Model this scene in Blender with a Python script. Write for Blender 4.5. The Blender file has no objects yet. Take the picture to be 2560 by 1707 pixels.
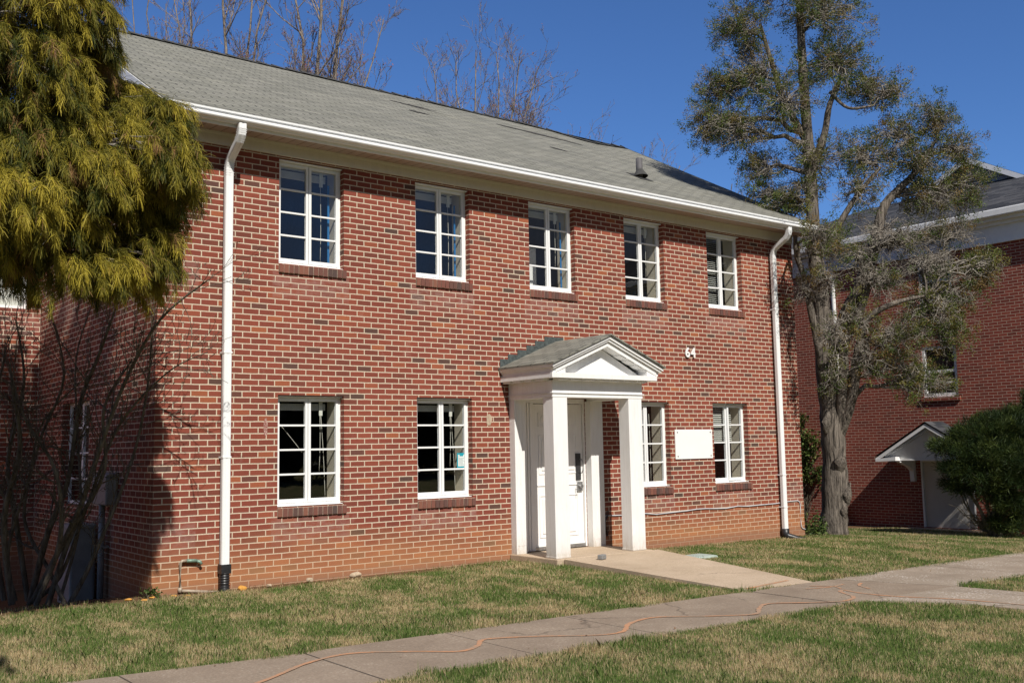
import bpy, bmesh, math, random
import numpy as np
from mathutils import Vector, Matrix

S = bpy.context.scene
COL = S.collection

# ------------------------------------------------------------------ camera
CAM = np.array([-4.0339, -12.2358, 1.6612])
FW = np.array([0.60891, 0.78633, 0.10445])
RT = np.array([0.79169, -0.61065, -0.01824])
UP = np.array([-0.04944, -0.09380, 0.99436])
FPX = 2527.67
cd = bpy.data.cameras.new('camera')
cam = bpy.data.objects.new('camera', cd)
COL.objects.link(cam)
cd.sensor_width = 36.0
cd.lens = 36.0 * FPX / 2560.0
cd.clip_end = 2000
M = Matrix.Identity(4)
for i in range(3):
    M[i][0], M[i][1], M[i][2], M[i][3] = RT[i], UP[i], -FW[i], CAM[i]
cam.matrix_world = M
S.camera = cam

# ------------------------------------------------------------------ light
SUNK = 0.95
LD = np.array([0.266, 1.0, -SUNK]); LD /= np.linalg.norm(LD)
EL = math.asin(-LD[2])
AZ = math.atan2(-LD[0], -LD[1])
W = bpy.data.worlds.new('World'); S.world = W
W.use_nodes = True
nt = W.node_tree
bg = nt.nodes['Background']
sky = nt.nodes.new('ShaderNodeTexSky')
sky.sky_type = 'NISHITA'
sky.sun_disc = False
sky.sun_elevation = EL
sky.sun_rotation = AZ
sky.altitude = 300
sky.air_density = 1.0
sky.dust_density = 0.05
sky.ozone_density = 3.2
hs = nt.nodes.new('ShaderNodeMix'); hs.data_type = 'RGBA'; hs.blend_type = 'MULTIPLY'
hs.inputs[0].default_value = 1.0
hs.inputs[7].default_value = (0.74, 1.09, 1.60, 1)
nt.links.new(sky.outputs[0], hs.inputs[6])
tc = nt.nodes.new('ShaderNodeTexCoord'); sp_ = nt.nodes.new('ShaderNodeSeparateXYZ'); nt.links.new(tc.outputs['Generated'], sp_.inputs[0])
mk = nt.nodes.new('ShaderNodeMapRange'); mk.inputs[1].default_value = 0.05; mk.inputs[2].default_value = -0.35; nt.links.new(sp_.outputs[1], mk.inputs[0])
cn = nt.nodes.new('ShaderNodeTexNoise'); cn.inputs['Scale'].default_value = 3.4; cn.inputs['Detail'].default_value = 7; cn.inputs['Roughness'].default_value = 0.62; nt.links.new(tc.outputs['Generated'], cn.inputs[0])
cr = nt.nodes.new('ShaderNodeMapRange'); cr.inputs[1].default_value = 0.27; cr.inputs[2].default_value = 0.60; nt.links.new(cn.outputs[0], cr.inputs[0])
cm = nt.nodes.new('ShaderNodeMath'); cm.operation = 'MULTIPLY'; nt.links.new(mk.outputs[0], cm.inputs[0]); nt.links.new(cr.outputs[0], cm.inputs[1])
cx = nt.nodes.new('ShaderNodeMix'); cx.data_type = 'RGBA'; nt.links.new(cm.outputs[0], cx.inputs[0]); nt.links.new(hs.outputs[2], cx.inputs[6]); cx.inputs[7].default_value = (2.7, 2.7, 2.85, 1)
nt.links.new(cx.outputs[2], bg.inputs[0])
bg.inputs[1].default_value = 0.066
sl = bpy.data.lights.new('sun', 'SUN')
sl.energy = 5.0
sl.angle = math.radians(0.53)
sl.color = (1.0, 0.945, 0.86)
sun = bpy.data.objects.new('sun', sl); COL.objects.link(sun)
sun.rotation_euler = Vector(LD.tolist()).to_track_quat('-Z', 'Y').to_euler()
S.view_settings.view_transform = 'Standard'
S.view_settings.look = 'None'
S.view_settings.gamma = 1.0
S.view_settings.use_curve_mapping = False
S.view_settings.exposure = 0.10
S.render.engine = 'CYCLES'
S.cycles.max_bounces = 8
S.cycles.transparent_max_bounces = 16

# ------------------------------------------------------------------ helpers
def tag(o, label=None, cat=None, group=None, kind=None):
    if label: o['label'] = label
    if cat: o['category'] = cat
    if group: o['group'] = group
    if kind: o['kind'] = kind
    return o

def empty(name, loc, label=None, cat=None, group=None):
    o = bpy.data.objects.new(name, None)
    o.empty_display_size = 0.2
    COL.objects.link(o)
    o.location = loc
    tag(o, label, cat, group)
    return o

def at(px, py, depth):
    """real point seen at a photo pixel (2560 wide) at a depth in metres"""
    return CAM + (FW + RT * ((px - 1280) / FPX) - UP * ((py - 853.5) / FPX)) * depth

def zg(x, y):
    x = np.asarray(x, float); y = np.asarray(y, float)
    a = np.where(x < 0, 0.012 * np.clip(x, -8, 0),
        np.where(x < 12.5, -0.011 * x, -0.1375 - 0.05 * np.clip(x - 12.5, 0, 8)))
    b = np.where(x < 0.02, -0.12 * np.clip(y - 0.1, 0, 4), 0)
    c = 0.045 * np.exp(-((x - 5.8) / 2.6) ** 2) * np.clip((y + 3.6) / 2.6, 0, 1)
    return a + b + c

class MB:
    def __init__(s):
        s.v = []; s.f = []; s.uv = []; s.m = []; s.sm = []; s.cur = 0
    def face(s, pts, uv=None, smooth=False):
        b = len(s.v)
        s.v += [tuple(float(c) for c in p) for p in pts]
        s.f.append(tuple(range(b, b + len(pts))))
        if uv is None:
            p = np.array(s.v[b:]); n = np.cross(p[1] - p[0], p[-1] - p[0]); n = np.abs(n)
            if n[1] >= n[0] and n[1] >= n[2]: uv = [(q[0], q[2]) for q in p]
            elif n[0] >= n[2]: uv = [(q[1], q[2]) for q in p]
            else: uv = [(q[0], q[1]) for q in p]
        s.uv += list(uv)
        s.m.append(s.cur); s.sm.append(smooth)
        return s
    def box(s, x0, x1, y0, y1, z0, z1):
        a = [(x0,y0,z0),(x1,y0,z0),(x1,y1,z0),(x0,y1,z0),(x0,y0,z1),(x1,y0,z1),(x1,y1,z1),(x0,y1,z1)]
        for q in ((0,1,5,4),(1,2,6,5),(2,3,7,6),(3,0,4,7),(4,5,6,7),(3,2,1,0)):
            s.face([a[i] for i in q])
        return s
    def prism(s, prof, axis, a0, a1):
        """closed 2d profile swept along axis; profile in the two other axes (in order)"""
        def P(p, a):
            if axis == 0: return (a, p[0], p[1])
            if axis == 1: return (p[0], a, p[1])
            return (p[0], p[1], a)
        n = len(prof)
        for i in range(n):
            p, q = prof[i], prof[(i + 1) % n]
            s.face([P(p, a0), P(q, a0), P(q, a1), P(p, a1)])
        s.face([P(p, a0) for p in prof][::-1]); s.face([P(p, a1) for p in prof])
        return s
    def tube(s, pts, rad, k=6, caps=True):
        pts = [np.array(p, float) for p in pts]
        n = len(pts)
        rad = [rad] * n if np.isscalar(rad) else rad
        t = [pts[min(i + 1, n - 1)] - pts[max(i - 1, 0)] for i in range(n)]
        ref = np.array([0, 0, 1.0]) if abs(t[0][2]) < 0.8 * np.linalg.norm(t[0]) else np.array([1.0, 0, 0])
        rings = []
        for i in range(n):
            d = t[i] / (np.linalg.norm(t[i]) + 1e-9)
            a = np.cross(d, ref); a /= np.linalg.norm(a) + 1e-9
            b = np.cross(d, a); ref = -np.cross(d, a) if False else ref
            rings.append([pts[i] + rad[i] * (a * math.cos(2*math.pi*j/k) + b * math.sin(2*math.pi*j/k)) for j in range(k)])
        for i in range(n - 1):
            for j in range(k):
                jj = (j + 1) % k
                s.face([rings[i][j], rings[i][jj], rings[i+1][jj], rings[i+1][j]], smooth=True)
        if caps:
            s.face(rings[0]); s.face(rings[-1][::-1])
        return s
    def build(s, name, mats, parent=None, bevel=0, weld=True):
        me = bpy.data.meshes.new(name)
        me.from_pydata(s.v, [], s.f)
        if not isinstance(mats, (list, tuple)): mats = [mats]
        for m in mats: me.materials.append(m)
        ul = me.uv_layers.new(name='UVMap')
        ul.data.foreach_set('uv', np.array(s.uv, dtype=np.float32).ravel())
        me.polygons.foreach_set('material_index', np.array(s.m, dtype=np.int32))
        me.polygons.foreach_set('use_smooth', np.array(s.sm, dtype=bool))
        if weld:
            bm = bmesh.new(); bm.from_mesh(me)
            bmesh.ops.remove_doubles(bm, verts=bm.verts, dist=1e-5)
            bmesh.ops.recalc_face_normals(bm, faces=bm.faces)
            bm.to_mesh(me); bm.free()
        me.update()
        o = bpy.data.objects.new(name, me)
        COL.objects.link(o)
        if parent is not None:
            o.parent = parent
            loc = Vector((0, 0, 0)); p = parent
            while p is not None:
                loc += p.location; p = p.parent
            o.matrix_parent_inverse = Matrix.Translation(-loc) if False else Matrix.Identity(4)
            me.transform(Matrix.Translation(-loc))
        if bevel:
            b = o.modifiers.new('bevel', 'BEVEL'); b.width = bevel; b.segments = 2
            b.limit_method = 'ANGLE'; b.angle_limit = 0.6
        return o

def raw_mesh(name, V, Fv, mat, parent=None, col=None, smooth=False):
    """big mesh from numpy arrays; V (n,3), Fv (m,k) with k fixed"""
    me = bpy.data.meshes.new(name)
    V = np.asarray(V, np.float32); Fv = np.asarray(Fv, np.int32)
    if parent is not None:
        loc = np.zeros(3); p = parent
        while p is not None:
            loc += np.array(p.location); p = p.parent
        V = V - loc.astype(np.float32)
    k = Fv.shape[1]
    me.vertices.add(len(V)); me.vertices.foreach_set('co', V.ravel())
    me.loops.add(Fv.size); me.loops.foreach_set('vertex_index', Fv.ravel())
    me.polygons.add(len(Fv))
    me.polygons.foreach_set('loop_start', np.arange(0, Fv.size, k, dtype=np.int32))
    me.polygons.foreach_set('loop_total', np.full(len(Fv), k, dtype=np.int32))
    if smooth: me.polygons.foreach_set('use_smooth', np.ones(len(Fv), dtype=bool))
    if col is not None:
        a = me.color_attributes.new('tint', 'FLOAT_COLOR', 'POINT')
        c = np.ones((len(V), 4), np.float32); c[:, :3] = col
        a.data.foreach_set('color', c.ravel())
    me.materials.append(mat)
    me.update(calc_edges=True)
    o = bpy.data.objects.new(name, me); COL.objects.link(o)
    if parent is not None: o.parent = parent
    return o

class TB:
    """many tubes into one quad mesh"""
    def __init__(s): s.V = []; s.F = []; s.n = 0
    def add(s, pts, rad, k=5):
        pts = np.asarray(pts, float); n = len(pts); rad = np.broadcast_to(np.asarray(rad, float), (n,))
        t = np.gradient(pts, axis=0); t /= np.linalg.norm(t, axis=1, keepdims=True) + 1e-9
        ref = np.array([0.13, 0.21, 1.0]) if abs(t[0][2]) < 0.9 else np.array([1.0, 0.2, 0.1])
        a = np.cross(t, ref); a /= np.linalg.norm(a, axis=1, keepdims=True) + 1e-9
        b = np.cross(t, a)
        th = np.arange(k) * 2 * np.pi / k
        ring = pts[:, None] + rad[:, None, None] * (a[:, None] * np.cos(th)[None, :, None] + b[:, None] * np.sin(th)[None, :, None])
        s.V.append(ring.reshape(-1, 3))
        i = np.arange(n - 1)[:, None] * k; j = np.arange(k)[None]; jj = (j + 1) % k
        f = np.stack([i + j, i + jj, i + k + jj, i + k + j], -1).reshape(-1, 4) + s.n
        s.F.append(f); s.n += n * k
    def build(s, name, mat, parent=None):
        return raw_mesh(name, np.concatenate(s.V), np.concatenate(s.F), mat, parent, smooth=True)

# ------------------------------------------------------------------ materials
class NT:
    def __init__(s, name):
        s.mat = bpy.data.materials.new(name); s.mat.use_nodes = True
        s.t = s.mat.node_tree; s.b = s.t.nodes['Principled BSDF']
        s.out = s.t.nodes['Material Output']
    def n(s, typ, **kw):
        nd = s.t.nodes.new('ShaderNode' + typ)
        for k, v in kw.items(): setattr(nd, k, v)
        return nd
    def set(s, nd, inp, v):
        if hasattr(v, 'is_linked') or isinstance(v, bpy.types.NodeSocket): s.t.links.new(v, nd.inputs[inp])
        else: nd.inputs[inp].default_value = v
    def coord(s, which='Object'):
        return s.n('TexCoord').outputs[which]
    def mapping(s, vec, scale=(1,1,1), loc=(0,0,0)):
        m = s.n('Mapping'); s.t.links.new(vec, m.inputs[0]); m.inputs['Scale'].default_value = scale; m.inputs['Location'].default_value = loc
        return m.outputs[0]
    def noise(s, vec, scale, detail=3, rough=0.55, col=False):
        n = s.n('TexNoise'); s.t.links.new(vec, n.inputs['Vector'])
        n.inputs['Scale'].default_value = scale; n.inputs['Detail'].default_value = detail; n.inputs['Roughness'].default_value = rough
        return n.outputs['Color' if col else 'Fac']
    def ramp(s, fac, stops, interp='LINEAR'):
        r = s.n('ValToRGB'); r.color_ramp.interpolation = interp
        e = r.color_ramp.elements
        while len(e) < len(stops): e.new(0.5)
        for el, (p, c) in zip(e, stops):
            el.position = p; el.color = (*c, 1) if not np.isscalar(c) else (c, c, c, 1)
        s.t.links.new(fac, r.inputs[0]); return r.outputs[0]
    def mix(s, fac, a, b, blend='MIX'):
        m = s.n('Mix', data_type='RGBA', blend_type=blend)
        for i, v in ((0, fac), (6, a), (7, b)):
            if isinstance(v, bpy.types.NodeSocket): s.t.links.new(v, m.inputs[i])
            else: m.inputs[i].default_value = (*v, 1) if isinstance(v, tuple) else v
        return m.outputs[2]
    def math(s, op, a, b=0.0, clamp=False):
        m = s.n('Math', operation=op); m.use_clamp = clamp
        for i, v in ((0, a), (1, b)):
            if isinstance(v, bpy.types.NodeSocket): s.t.links.new(v, m.inputs[i])
            else: m.inputs[i].default_value = v
        return m.outputs[0]
    def bump(s, h, strength=0.3, dist=0.01):
        b = s.n('Bump'); b.inputs['Strength'].default_value = strength; b.inputs['Distance'].default_value = dist
        s.t.links.new(h, b.inputs['Height']); s.t.links.new(b.outputs[0], s.b.inputs['Normal'])
    def color(s, c):
        if isinstance(c, bpy.types.NodeSocket): s.t.links.new(c, s.b.inputs['Base Color'])
        else: s.b.inputs['Base Color'].default_value = (*c, 1)
    def rough(s, r):
        if isinstance(r, bpy.types.NodeSocket): s.t.links.new(r, s.b.inputs['Roughness'])
        else: s.b.inputs['Roughness'].default_value = r

def plain(name, c, rough=0.6, var=0.12, scale=9.0, metal=0.0, spec=None, bump=0.0):
    k = NT(name)
    o = k.coord()
    n = k.noise(o, scale, 5, 0.65)
    lo = tuple(x * (1 - var) for x in c); hi = tuple(min(1, x * (1 + var)) for x in c)
    k.color(k.ramp(n, [(0.3, lo), (0.7, hi)]))
    k.rough(rough); k.b.inputs['Metallic'].default_value = metal
    if spec is not None: k.b.inputs['Specular IOR Level'].default_value = spec
    if bump: k.bump(k.noise(o, scale * 12, 3), bump, 0.004)
    return k.mat

def brick(name, bw=0.2203, rh=0.0762, mort=0.0077, ramp=None, mortar=(0.60, 0.505, 0.385), dirt=True, soft=1.0):
    k = NT(name)
    uv = k.coord('UV')
    wob = k.n('VectorMath', operation='MULTIPLY_ADD')
    k.t.links.new(k.noise(uv, 7.0, 2, 0.5, col=True), wob.inputs[0])
    wob.inputs[1].default_value = (0.010, 0.007, 0)
    k.t.links.new(uv, wob.inputs[2])
    bt = k.n('TexBrick')
    k.t.links.new(wob.outputs[0], bt.inputs['Vector'])
    for nme, v in (('Color1', (0,0,0,1)), ('Color2', (1,1,1,1)), ('Mortar', (0.5,0.5,0.5,1))): bt.inputs[nme].default_value = v
    for nme, v in (('Scale', 1.0), ('Mortar Size', mort), ('Mortar Smooth', 0.25), ('Bias', 0.0), ('Brick Width', bw), ('Row Height', rh)): bt.inputs[nme].default_value = v
    bt.offset = 0.5; bt.squash = 1.0
    base = k.ramp(bt.outputs['Color'], ramp)
    # wire-cut grain and blotches inside each brick
    g = k.noise(k.mapping(uv, (260, 18, 1)), 1.0, 3, 0.7)
    base = k.mix(0.55, base, k.ramp(g, [(0.3, (0.62,0.60,0.60)), (0.7, (1.25,1.25,1.22))]), 'MULTIPLY')
    bl = k.noise(uv, 26, 4, 0.65)
    base = k.mix(k.math('MULTIPLY', k.ramp(bl, [(0.56, 0.0), (0.72, 1.0)]), 0.35), base, (0.16, 0.055, 0.035))
    big = k.noise(uv, 0.8, 3, 0.6)
    base = k.mix(0.7, base, k.ramp(big, [(0.3, (0.86,0.84,0.84)), (0.7, (1.1,1.1,1.1))]), 'MULTIPLY')
    mn = k.noise(uv, 40, 4, 0.7)
    mc = k.mix(k.ramp(mn, [(0.35, 0.0), (0.7, 1.0)]), tuple(x * 0.78 for x in mortar), tuple(min(1, x * 1.13) for x in mortar))
    c = k.mix(bt.outputs['Fac'], base, mc)
    if dirt:
        sep = k.n('SeparateXYZ'); k.t.links.new(uv, sep.inputs[0])
        h = k.math('ADD', sep.outputs[1], k.math('MULTIPLY', k.math('SUBTRACT', k.noise(k.mapping(uv, (0.45, 1.2, 1)), 1.6, 4, 0.65), 0.5), 0.9))
        d = k.ramp(h, [(0.08, 0.55), (0.36, 0.30), (0.70, 0.0)])
        c = k.mix(d, c, (0.46, 0.225, 0.095))
        d2 = k.ramp(sep.outputs[1], [(0.0, 0.6), (0.12, 0.0)])
        c = k.mix(d2, c, (0.24, 0.13, 0.085))
        # pale bloom below the window sills
        fu = k.math('MULTIPLY', k.math('FRACT', k.math('MULTIPLY', k.math('SUBTRACT', sep.outputs[0], 1.50), 1 / 2.1005)), 2.1005)
        inx = k.math('MULTIPLY', k.math('GREATER_THAN', fu, 0.0), k.math('LESS_THAN', fu, 1.12))
        def under(z): return k.ramp(k.math('ABSOLUTE', k.math('SUBTRACT', sep.outputs[1], z)), [(0.0, 1.0), (0.14, 0.6), (0.26, 0.0)])
        bl_ = k.math('MULTIPLY', k.math('MULTIPLY', inx, k.math('ADD', under(0.70), under(3.87))), k.ramp(k.noise(k.mapping(uv, (5, 9, 1)), 1.3, 5, 0.7), [(0.38, 0.0), (0.62, 0.42)]))
        c = k.mix(bl_, c, (0.36, 0.25, 0.22))
        wn = k.noise(k.mapping(uv, (1.1, 0.7, 1)), 3.0, 5, 0.7)
        c = k.mix(k.math('MULTIPLY', k.ramp(wn, [(0.62, 0.0), (0.78, 1.0)]), 0.16), c, (0.55, 0.45, 0.40))
    k.color(c); k.rough(0.88); k.b.inputs['Specular IOR Level'].default_value = 0.25
    hgt = k.math('ADD', k.math('MULTIPLY', bt.outputs['Fac'], -1.0), k.math('MULTIPLY', g, 0.35))
    k.bump(hgt, 0.55 * soft, 0.006)
    return k.mat

BR_MAIN = [(0.0, (0.090,0.054,0.043)), (0.028, (0.118,0.054,0.042)), (0.055, (0.168,0.052,0.036)), (0.30, (0.205,0.053,0.036)),
           (0.62, (0.226,0.058,0.038)), (0.90, (0.250,0.066,0.041)), (0.965, (0.285,0.083,0.045)), (1.0, (0.335,0.108,0.050))]
BR_TWO = [(0.0, (0.17,0.045,0.033)), (0.2, (0.21,0.050,0.036)), (0.7, (0.25,0.058,0.040)), (1.0, (0.29,0.075,0.05))]
m_brick = brick('red_brick', ramp=BR_MAIN)
m_brick2 = brick('dark_red_brick', 0.204, 0.0677, 0.0058, BR_TWO, (0.52, 0.41, 0.32), dirt=False, soft=0.6)

def white_paint(name, c=(0.80, 0.80, 0.79), dirty=0.25, peel=0.0):
    k = NT(name); o = k.coord()
    n = k.noise(k.mapping(o, (6, 6, 1.2)), 2.2, 6, 0.7)
    d = k.ramp(n, [(0.42, 0.0), (0.78, 1.0)])
    col = k.mix(k.math('MULTIPLY', d, dirty), c, (0.50, 0.47, 0.41))
    sepz = k.n('SeparateXYZ'); k.t.links.new(o, sepz.inputs[0])
    if peel > .5:
        gz = k.math('ADD', sepz.outputs[2], k.math('MULTIPLY', k.noise(k.mapping(o, (9, 9, 3)), 2.0, 5, 0.7), 0.5))
        col = k.mix(k.ramp(gz, [(0.28, 0.75), (0.42, 0.25), (0.62, 0.0)]), col, (0.42, 0.36, 0.28))
        gn = k.noise(k.mapping(o, (16, 16, 1.0)), 2.0, 6, 0.75)
        col = k.mix(k.ramp(gn, [(0.52, 0.0), (0.72, 0.28)]), col, (0.50, 0.46, 0.42))
    if peel:
        p = k.noise(o, 38, 5, 0.75)
        col = k.mix(k.ramp(p, [(0.67, 0.0), (0.70, peel)]), col, (0.33, 0.29, 0.24))
    k.color(col); k.rough(k.ramp(n, [(0.2, 0.42), (0.8, 0.62)]))
    k.bump(k.noise(k.mapping(o, (30, 30, 4)), 3.0, 3), 0.08, 0.004)
    return k.mat
m_white = white_paint('white_paint')
m_wood = white_paint('weathered_white_wood', (0.80, 0.80, 0.79), 0.22, 0.55)
m_vinyl = white_paint('white_aluminium', (0.80, 0.81, 0.81), 0.16)
m_steel = white_paint('white_steel_frame', (0.80, 0.81, 0.81), 0.14, 0.25)
m_frieze = white_paint('cream_board', (0.66, 0.63, 0.54), 0.35)
m_soffit = None
def soffit_mat():
    k = NT('tan_vented_soffit'); o = k.coord('UV')
    sep = k.n('SeparateXYZ'); k.t.links.new(o, sep.inputs[0])
    fr = k.math('FRACT', k.math('MULTIPLY', sep.outputs[0], 1 / 0.15))
    line = k.ramp(fr, [(0.0, 1.0), (0.055, 1.0), (0.075, 0.0), (0.93, 0.0), (0.97, 0.7), (1.0, 1.0)])
    c = k.mix(line, (0.44, 0.335, 0.27), (0.21, 0.145, 0.11))
    sm = k.ramp(k.math('FRACT', k.math('MULTIPLY', sep.outputs[0], 1 / 0.01)), [(0.3, 0.0), (0.5, 0.35), (0.7, 0.0)])
    c = k.mix(sm, c, (0.25, 0.18, 0.14))
    c = k.mix(0.5, c, k.ramp(k.noise(o, 2.0, 4), [(0.3, (0.8,0.8,0.8)), (0.7, (1.1,1.1,1.1))]), 'MULTIPLY')
    k.color(c); k.rough(0.6); k.bump(line, 0.4, 0.01)
    return k.mat
m_soffit = soffit_mat()

def shingle(name, cols, row=0.127, wid=0.305, line=(0.045,0.045,0.042), lw=0.0125, streak=True):
    k = NT(name); uv = k.coord('UV')
    wob = k.n('VectorMath', operation='MULTIPLY_ADD')
    k.t.links.new(k.noise(uv, 3.0, 4, 0.6, col=True), wob.inputs[0]); wob.inputs[1].default_value = (0.05, 0.03, 0)
    k.t.links.new(uv, wob.inputs[2])
    bt = k.n('TexBrick'); k.t.links.new(wob.outputs[0], bt.inputs['Vector'])
    for nme, v in (('Color1', (0,0,0,1)), ('Color2', (1,1,1,1)), ('Mortar', (0.5,0.5,0.5,1)), ('Scale', 1.0), ('Mortar Size', lw), ('Mortar Smooth', 0.35), ('Bias', 0.0), ('Brick Width', wid), ('Row Height', row)): bt.inputs[nme].default_value = v
    bt.offset = 0.5
    c = k.ramp(bt.outputs['Color'], [(0.0, cols[0]), (0.5, cols[1]), (1.0, cols[2])])
    gr = k.noise(uv, 210, 2, 0.8)
    c = k.mix(0.8, c, k.ramp(gr, [(0.25, (0.6,0.6,0.6)), (0.75, (1.4,1.4,1.4))]), 'MULTIPLY')
    st = k.noise(k.mapping(uv, (0.25, 2.3, 1)), 1.4, 5, 0.65)
    c = k.mix(0.9 if streak else 0.4, c, k.ramp(st, [(0.28, (0.76,0.77,0.80)), (0.55, (1.0,1.0,1.0)), (0.8, (1.14,1.13,1.06))]), 'MULTIPLY')
    ln = k.math('MULTIPLY', bt.outputs['Fac'], k.ramp(k.noise(k.mapping(uv, (0.8, 5, 1)), 2.0, 4, 0.7), [(0.34, 0.45), (0.6, 1.0)]))
    c = k.mix(ln, c, line)
    k.color(c); k.rough(0.95); k.b.inputs['Specular IOR Level'].default_value = 0.15
    k.bump(k.math('ADD', k.math('MULTIPLY', bt.outputs['Fac'], -1.0), k.math('MULTIPLY', gr, 0.4)), 0.45, 0.006)
    return k.mat
m_roof = shingle('weathered_green_grey_shingle', [(0.185,0.183,0.156), (0.220,0.217,0.186), (0.260,0.254,0.218)])
m_roof2 = shingle('charcoal_shingle', [(0.030,0.032,0.038), (0.055,0.057,0.063), (0.085,0.085,0.09)], line=(0.022,0.022,0.025), lw=0.003, streak=False)
m_ridge = plain('dark_ridge_cap', (0.05, 0.05, 0.048), 0.95, 0.3)
m_felt = plain('exposed_roof_felt', (0.055, 0.05, 0.045), 0.95, 0.4)
m_black = plain('black_plastic', (0.018, 0.018, 0.02), 0.42, 0.3)
m_metal = plain('grey_metal', (0.35, 0.35, 0.35), 0.42, 0.2, 14, 0.8)
m_lead = plain('weathered_copper_flashing', (0.055, 0.068, 0.066), 0.7, 0.6, 22)
m_pipe = plain('galvanised_pipe', (0.40, 0.33, 0.25), 0.6, 0.3, 25, 0.2)
m_patina = plain('green_brass_tap', (0.20, 0.30, 0.24), 0.55, 0.3, 30, 0.3)
m_greybox = plain('grey_painted_steel', (0.24, 0.255, 0.26), 0.55, 0.22, 5)
m_conc_block = plain('grey_concrete_block', (0.20, 0.20, 0.195), 0.9, 0.3, 30, bump=0.5)
m_rock = plain('sandstone_rock', (0.42, 0.33, 0.23), 0.9, 0.3, 20, bump=0.6)
m_ochre = plain('ochre_rock', (0.55, 0.27, 0.05), 0.9, 0.25, 25, bump=0.6)
m_lid = plain('pale_green_plastic', (0.36, 0.43, 0.39), 0.6, 0.15, 8)
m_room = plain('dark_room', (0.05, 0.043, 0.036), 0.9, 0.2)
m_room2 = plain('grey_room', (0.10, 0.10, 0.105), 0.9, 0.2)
m_plaster = plain('cream_plaster', (0.66, 0.60, 0.48), 0.8, 0.06)
m_blind = plain('blind_slats', (0.66, 0.66, 0.60), 0.6, 0.08)
m_cord = plain('blind_cord', (0.62, 0.60, 0.52), 0.7, 0.05)
m_tape = plain('blue_tape', (0.010, 0.13, 0.33), 0.6, 0.05)
m_teal = plain('teal_card', (0.01, 0.30, 0.38), 0.5, 0.05)
m_paper = plain('paper', (0.62, 0.68, 0.66), 0.7, 0.05)
m_ink = plain('grey_print', (0.32, 0.38, 0.38), 0.7, 0.05)
m_shade = plain('lamp_shade_cloth', (0.60, 0.58, 0.52), 0.8, 0.06)
m_brass = plain('brass', (0.55, 0.36, 0.10), 0.3, 0.1, 9, 1.0)
m_sign = plain('white_sign_board', (0.82, 0.82, 0.80), 0.5, 0.03, 3)
m_cable = plain('grey_cable', (0.50, 0.50, 0.52), 0.5, 0.1)
m_door2 = plain('beige_metal_door', (0.55, 0.52, 0.48), 0.5, 0.04, 3)
m_bluegrey = plain('white_trim_far', (0.80, 0.80, 0.80), 0.55, 0.05)
m_louver = plain('grey_siding', (0.30, 0.30, 0.32), 0.6, 0.1)
m_patch = plain('old_mortar_patch', (0.42, 0.33, 0.24), 0.95, 0.25, 40, bump=0.5)

def glass_mat():
    k = NT('window_glass')
    k.t.nodes.remove(k.b)
    g = k.n('BsdfGlossy'); g.inputs['Roughness'].default_value = 0.015; g.inputs['Color'].default_value = (1, 1, 1, 1)
    t = k.n('BsdfTransparent'); t.inputs['Color'].default_value = (0.90, 0.92, 0.92, 1)
    ge = k.n('NewGeometry'); dt = k.n('VectorMath', operation='DOT_PRODUCT')
    k.t.links.new(ge.outputs['Incoming'], dt.inputs[0]); k.t.links.new(ge.outputs['Normal'], dt.inputs[1])
    c1 = k.math('SUBTRACT', 1.0, k.math('ABSOLUTE', dt.outputs['Value']), True)
    fres = k.math('ADD', k.math('MULTIPLY', k.math('POWER', c1, 5.0), 0.9), 0.075)   # two glass faces
    bm_ = k.n('Bump'); bm_.inputs['Strength'].default_value = 0.03; bm_.inputs['Distance'].default_value = 0.02
    k.t.links.new(k.noise(k.coord(), 2.4, 2), bm_.inputs['Height'])
    k.t.links.new(bm_.outputs[0], g.inputs['Normal'])
    mx = k.n('MixShader')
    k.t.links.new(fres, mx.inputs[0])
    k.t.links.new(t.outputs[0], mx.inputs[1]); k.t.links.new(g.outputs[0], mx.inputs[2])
    k.t.links.new(mx.outputs[0], k.out.inputs[0])
    return k.mat
m_glass = glass_mat()

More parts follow.
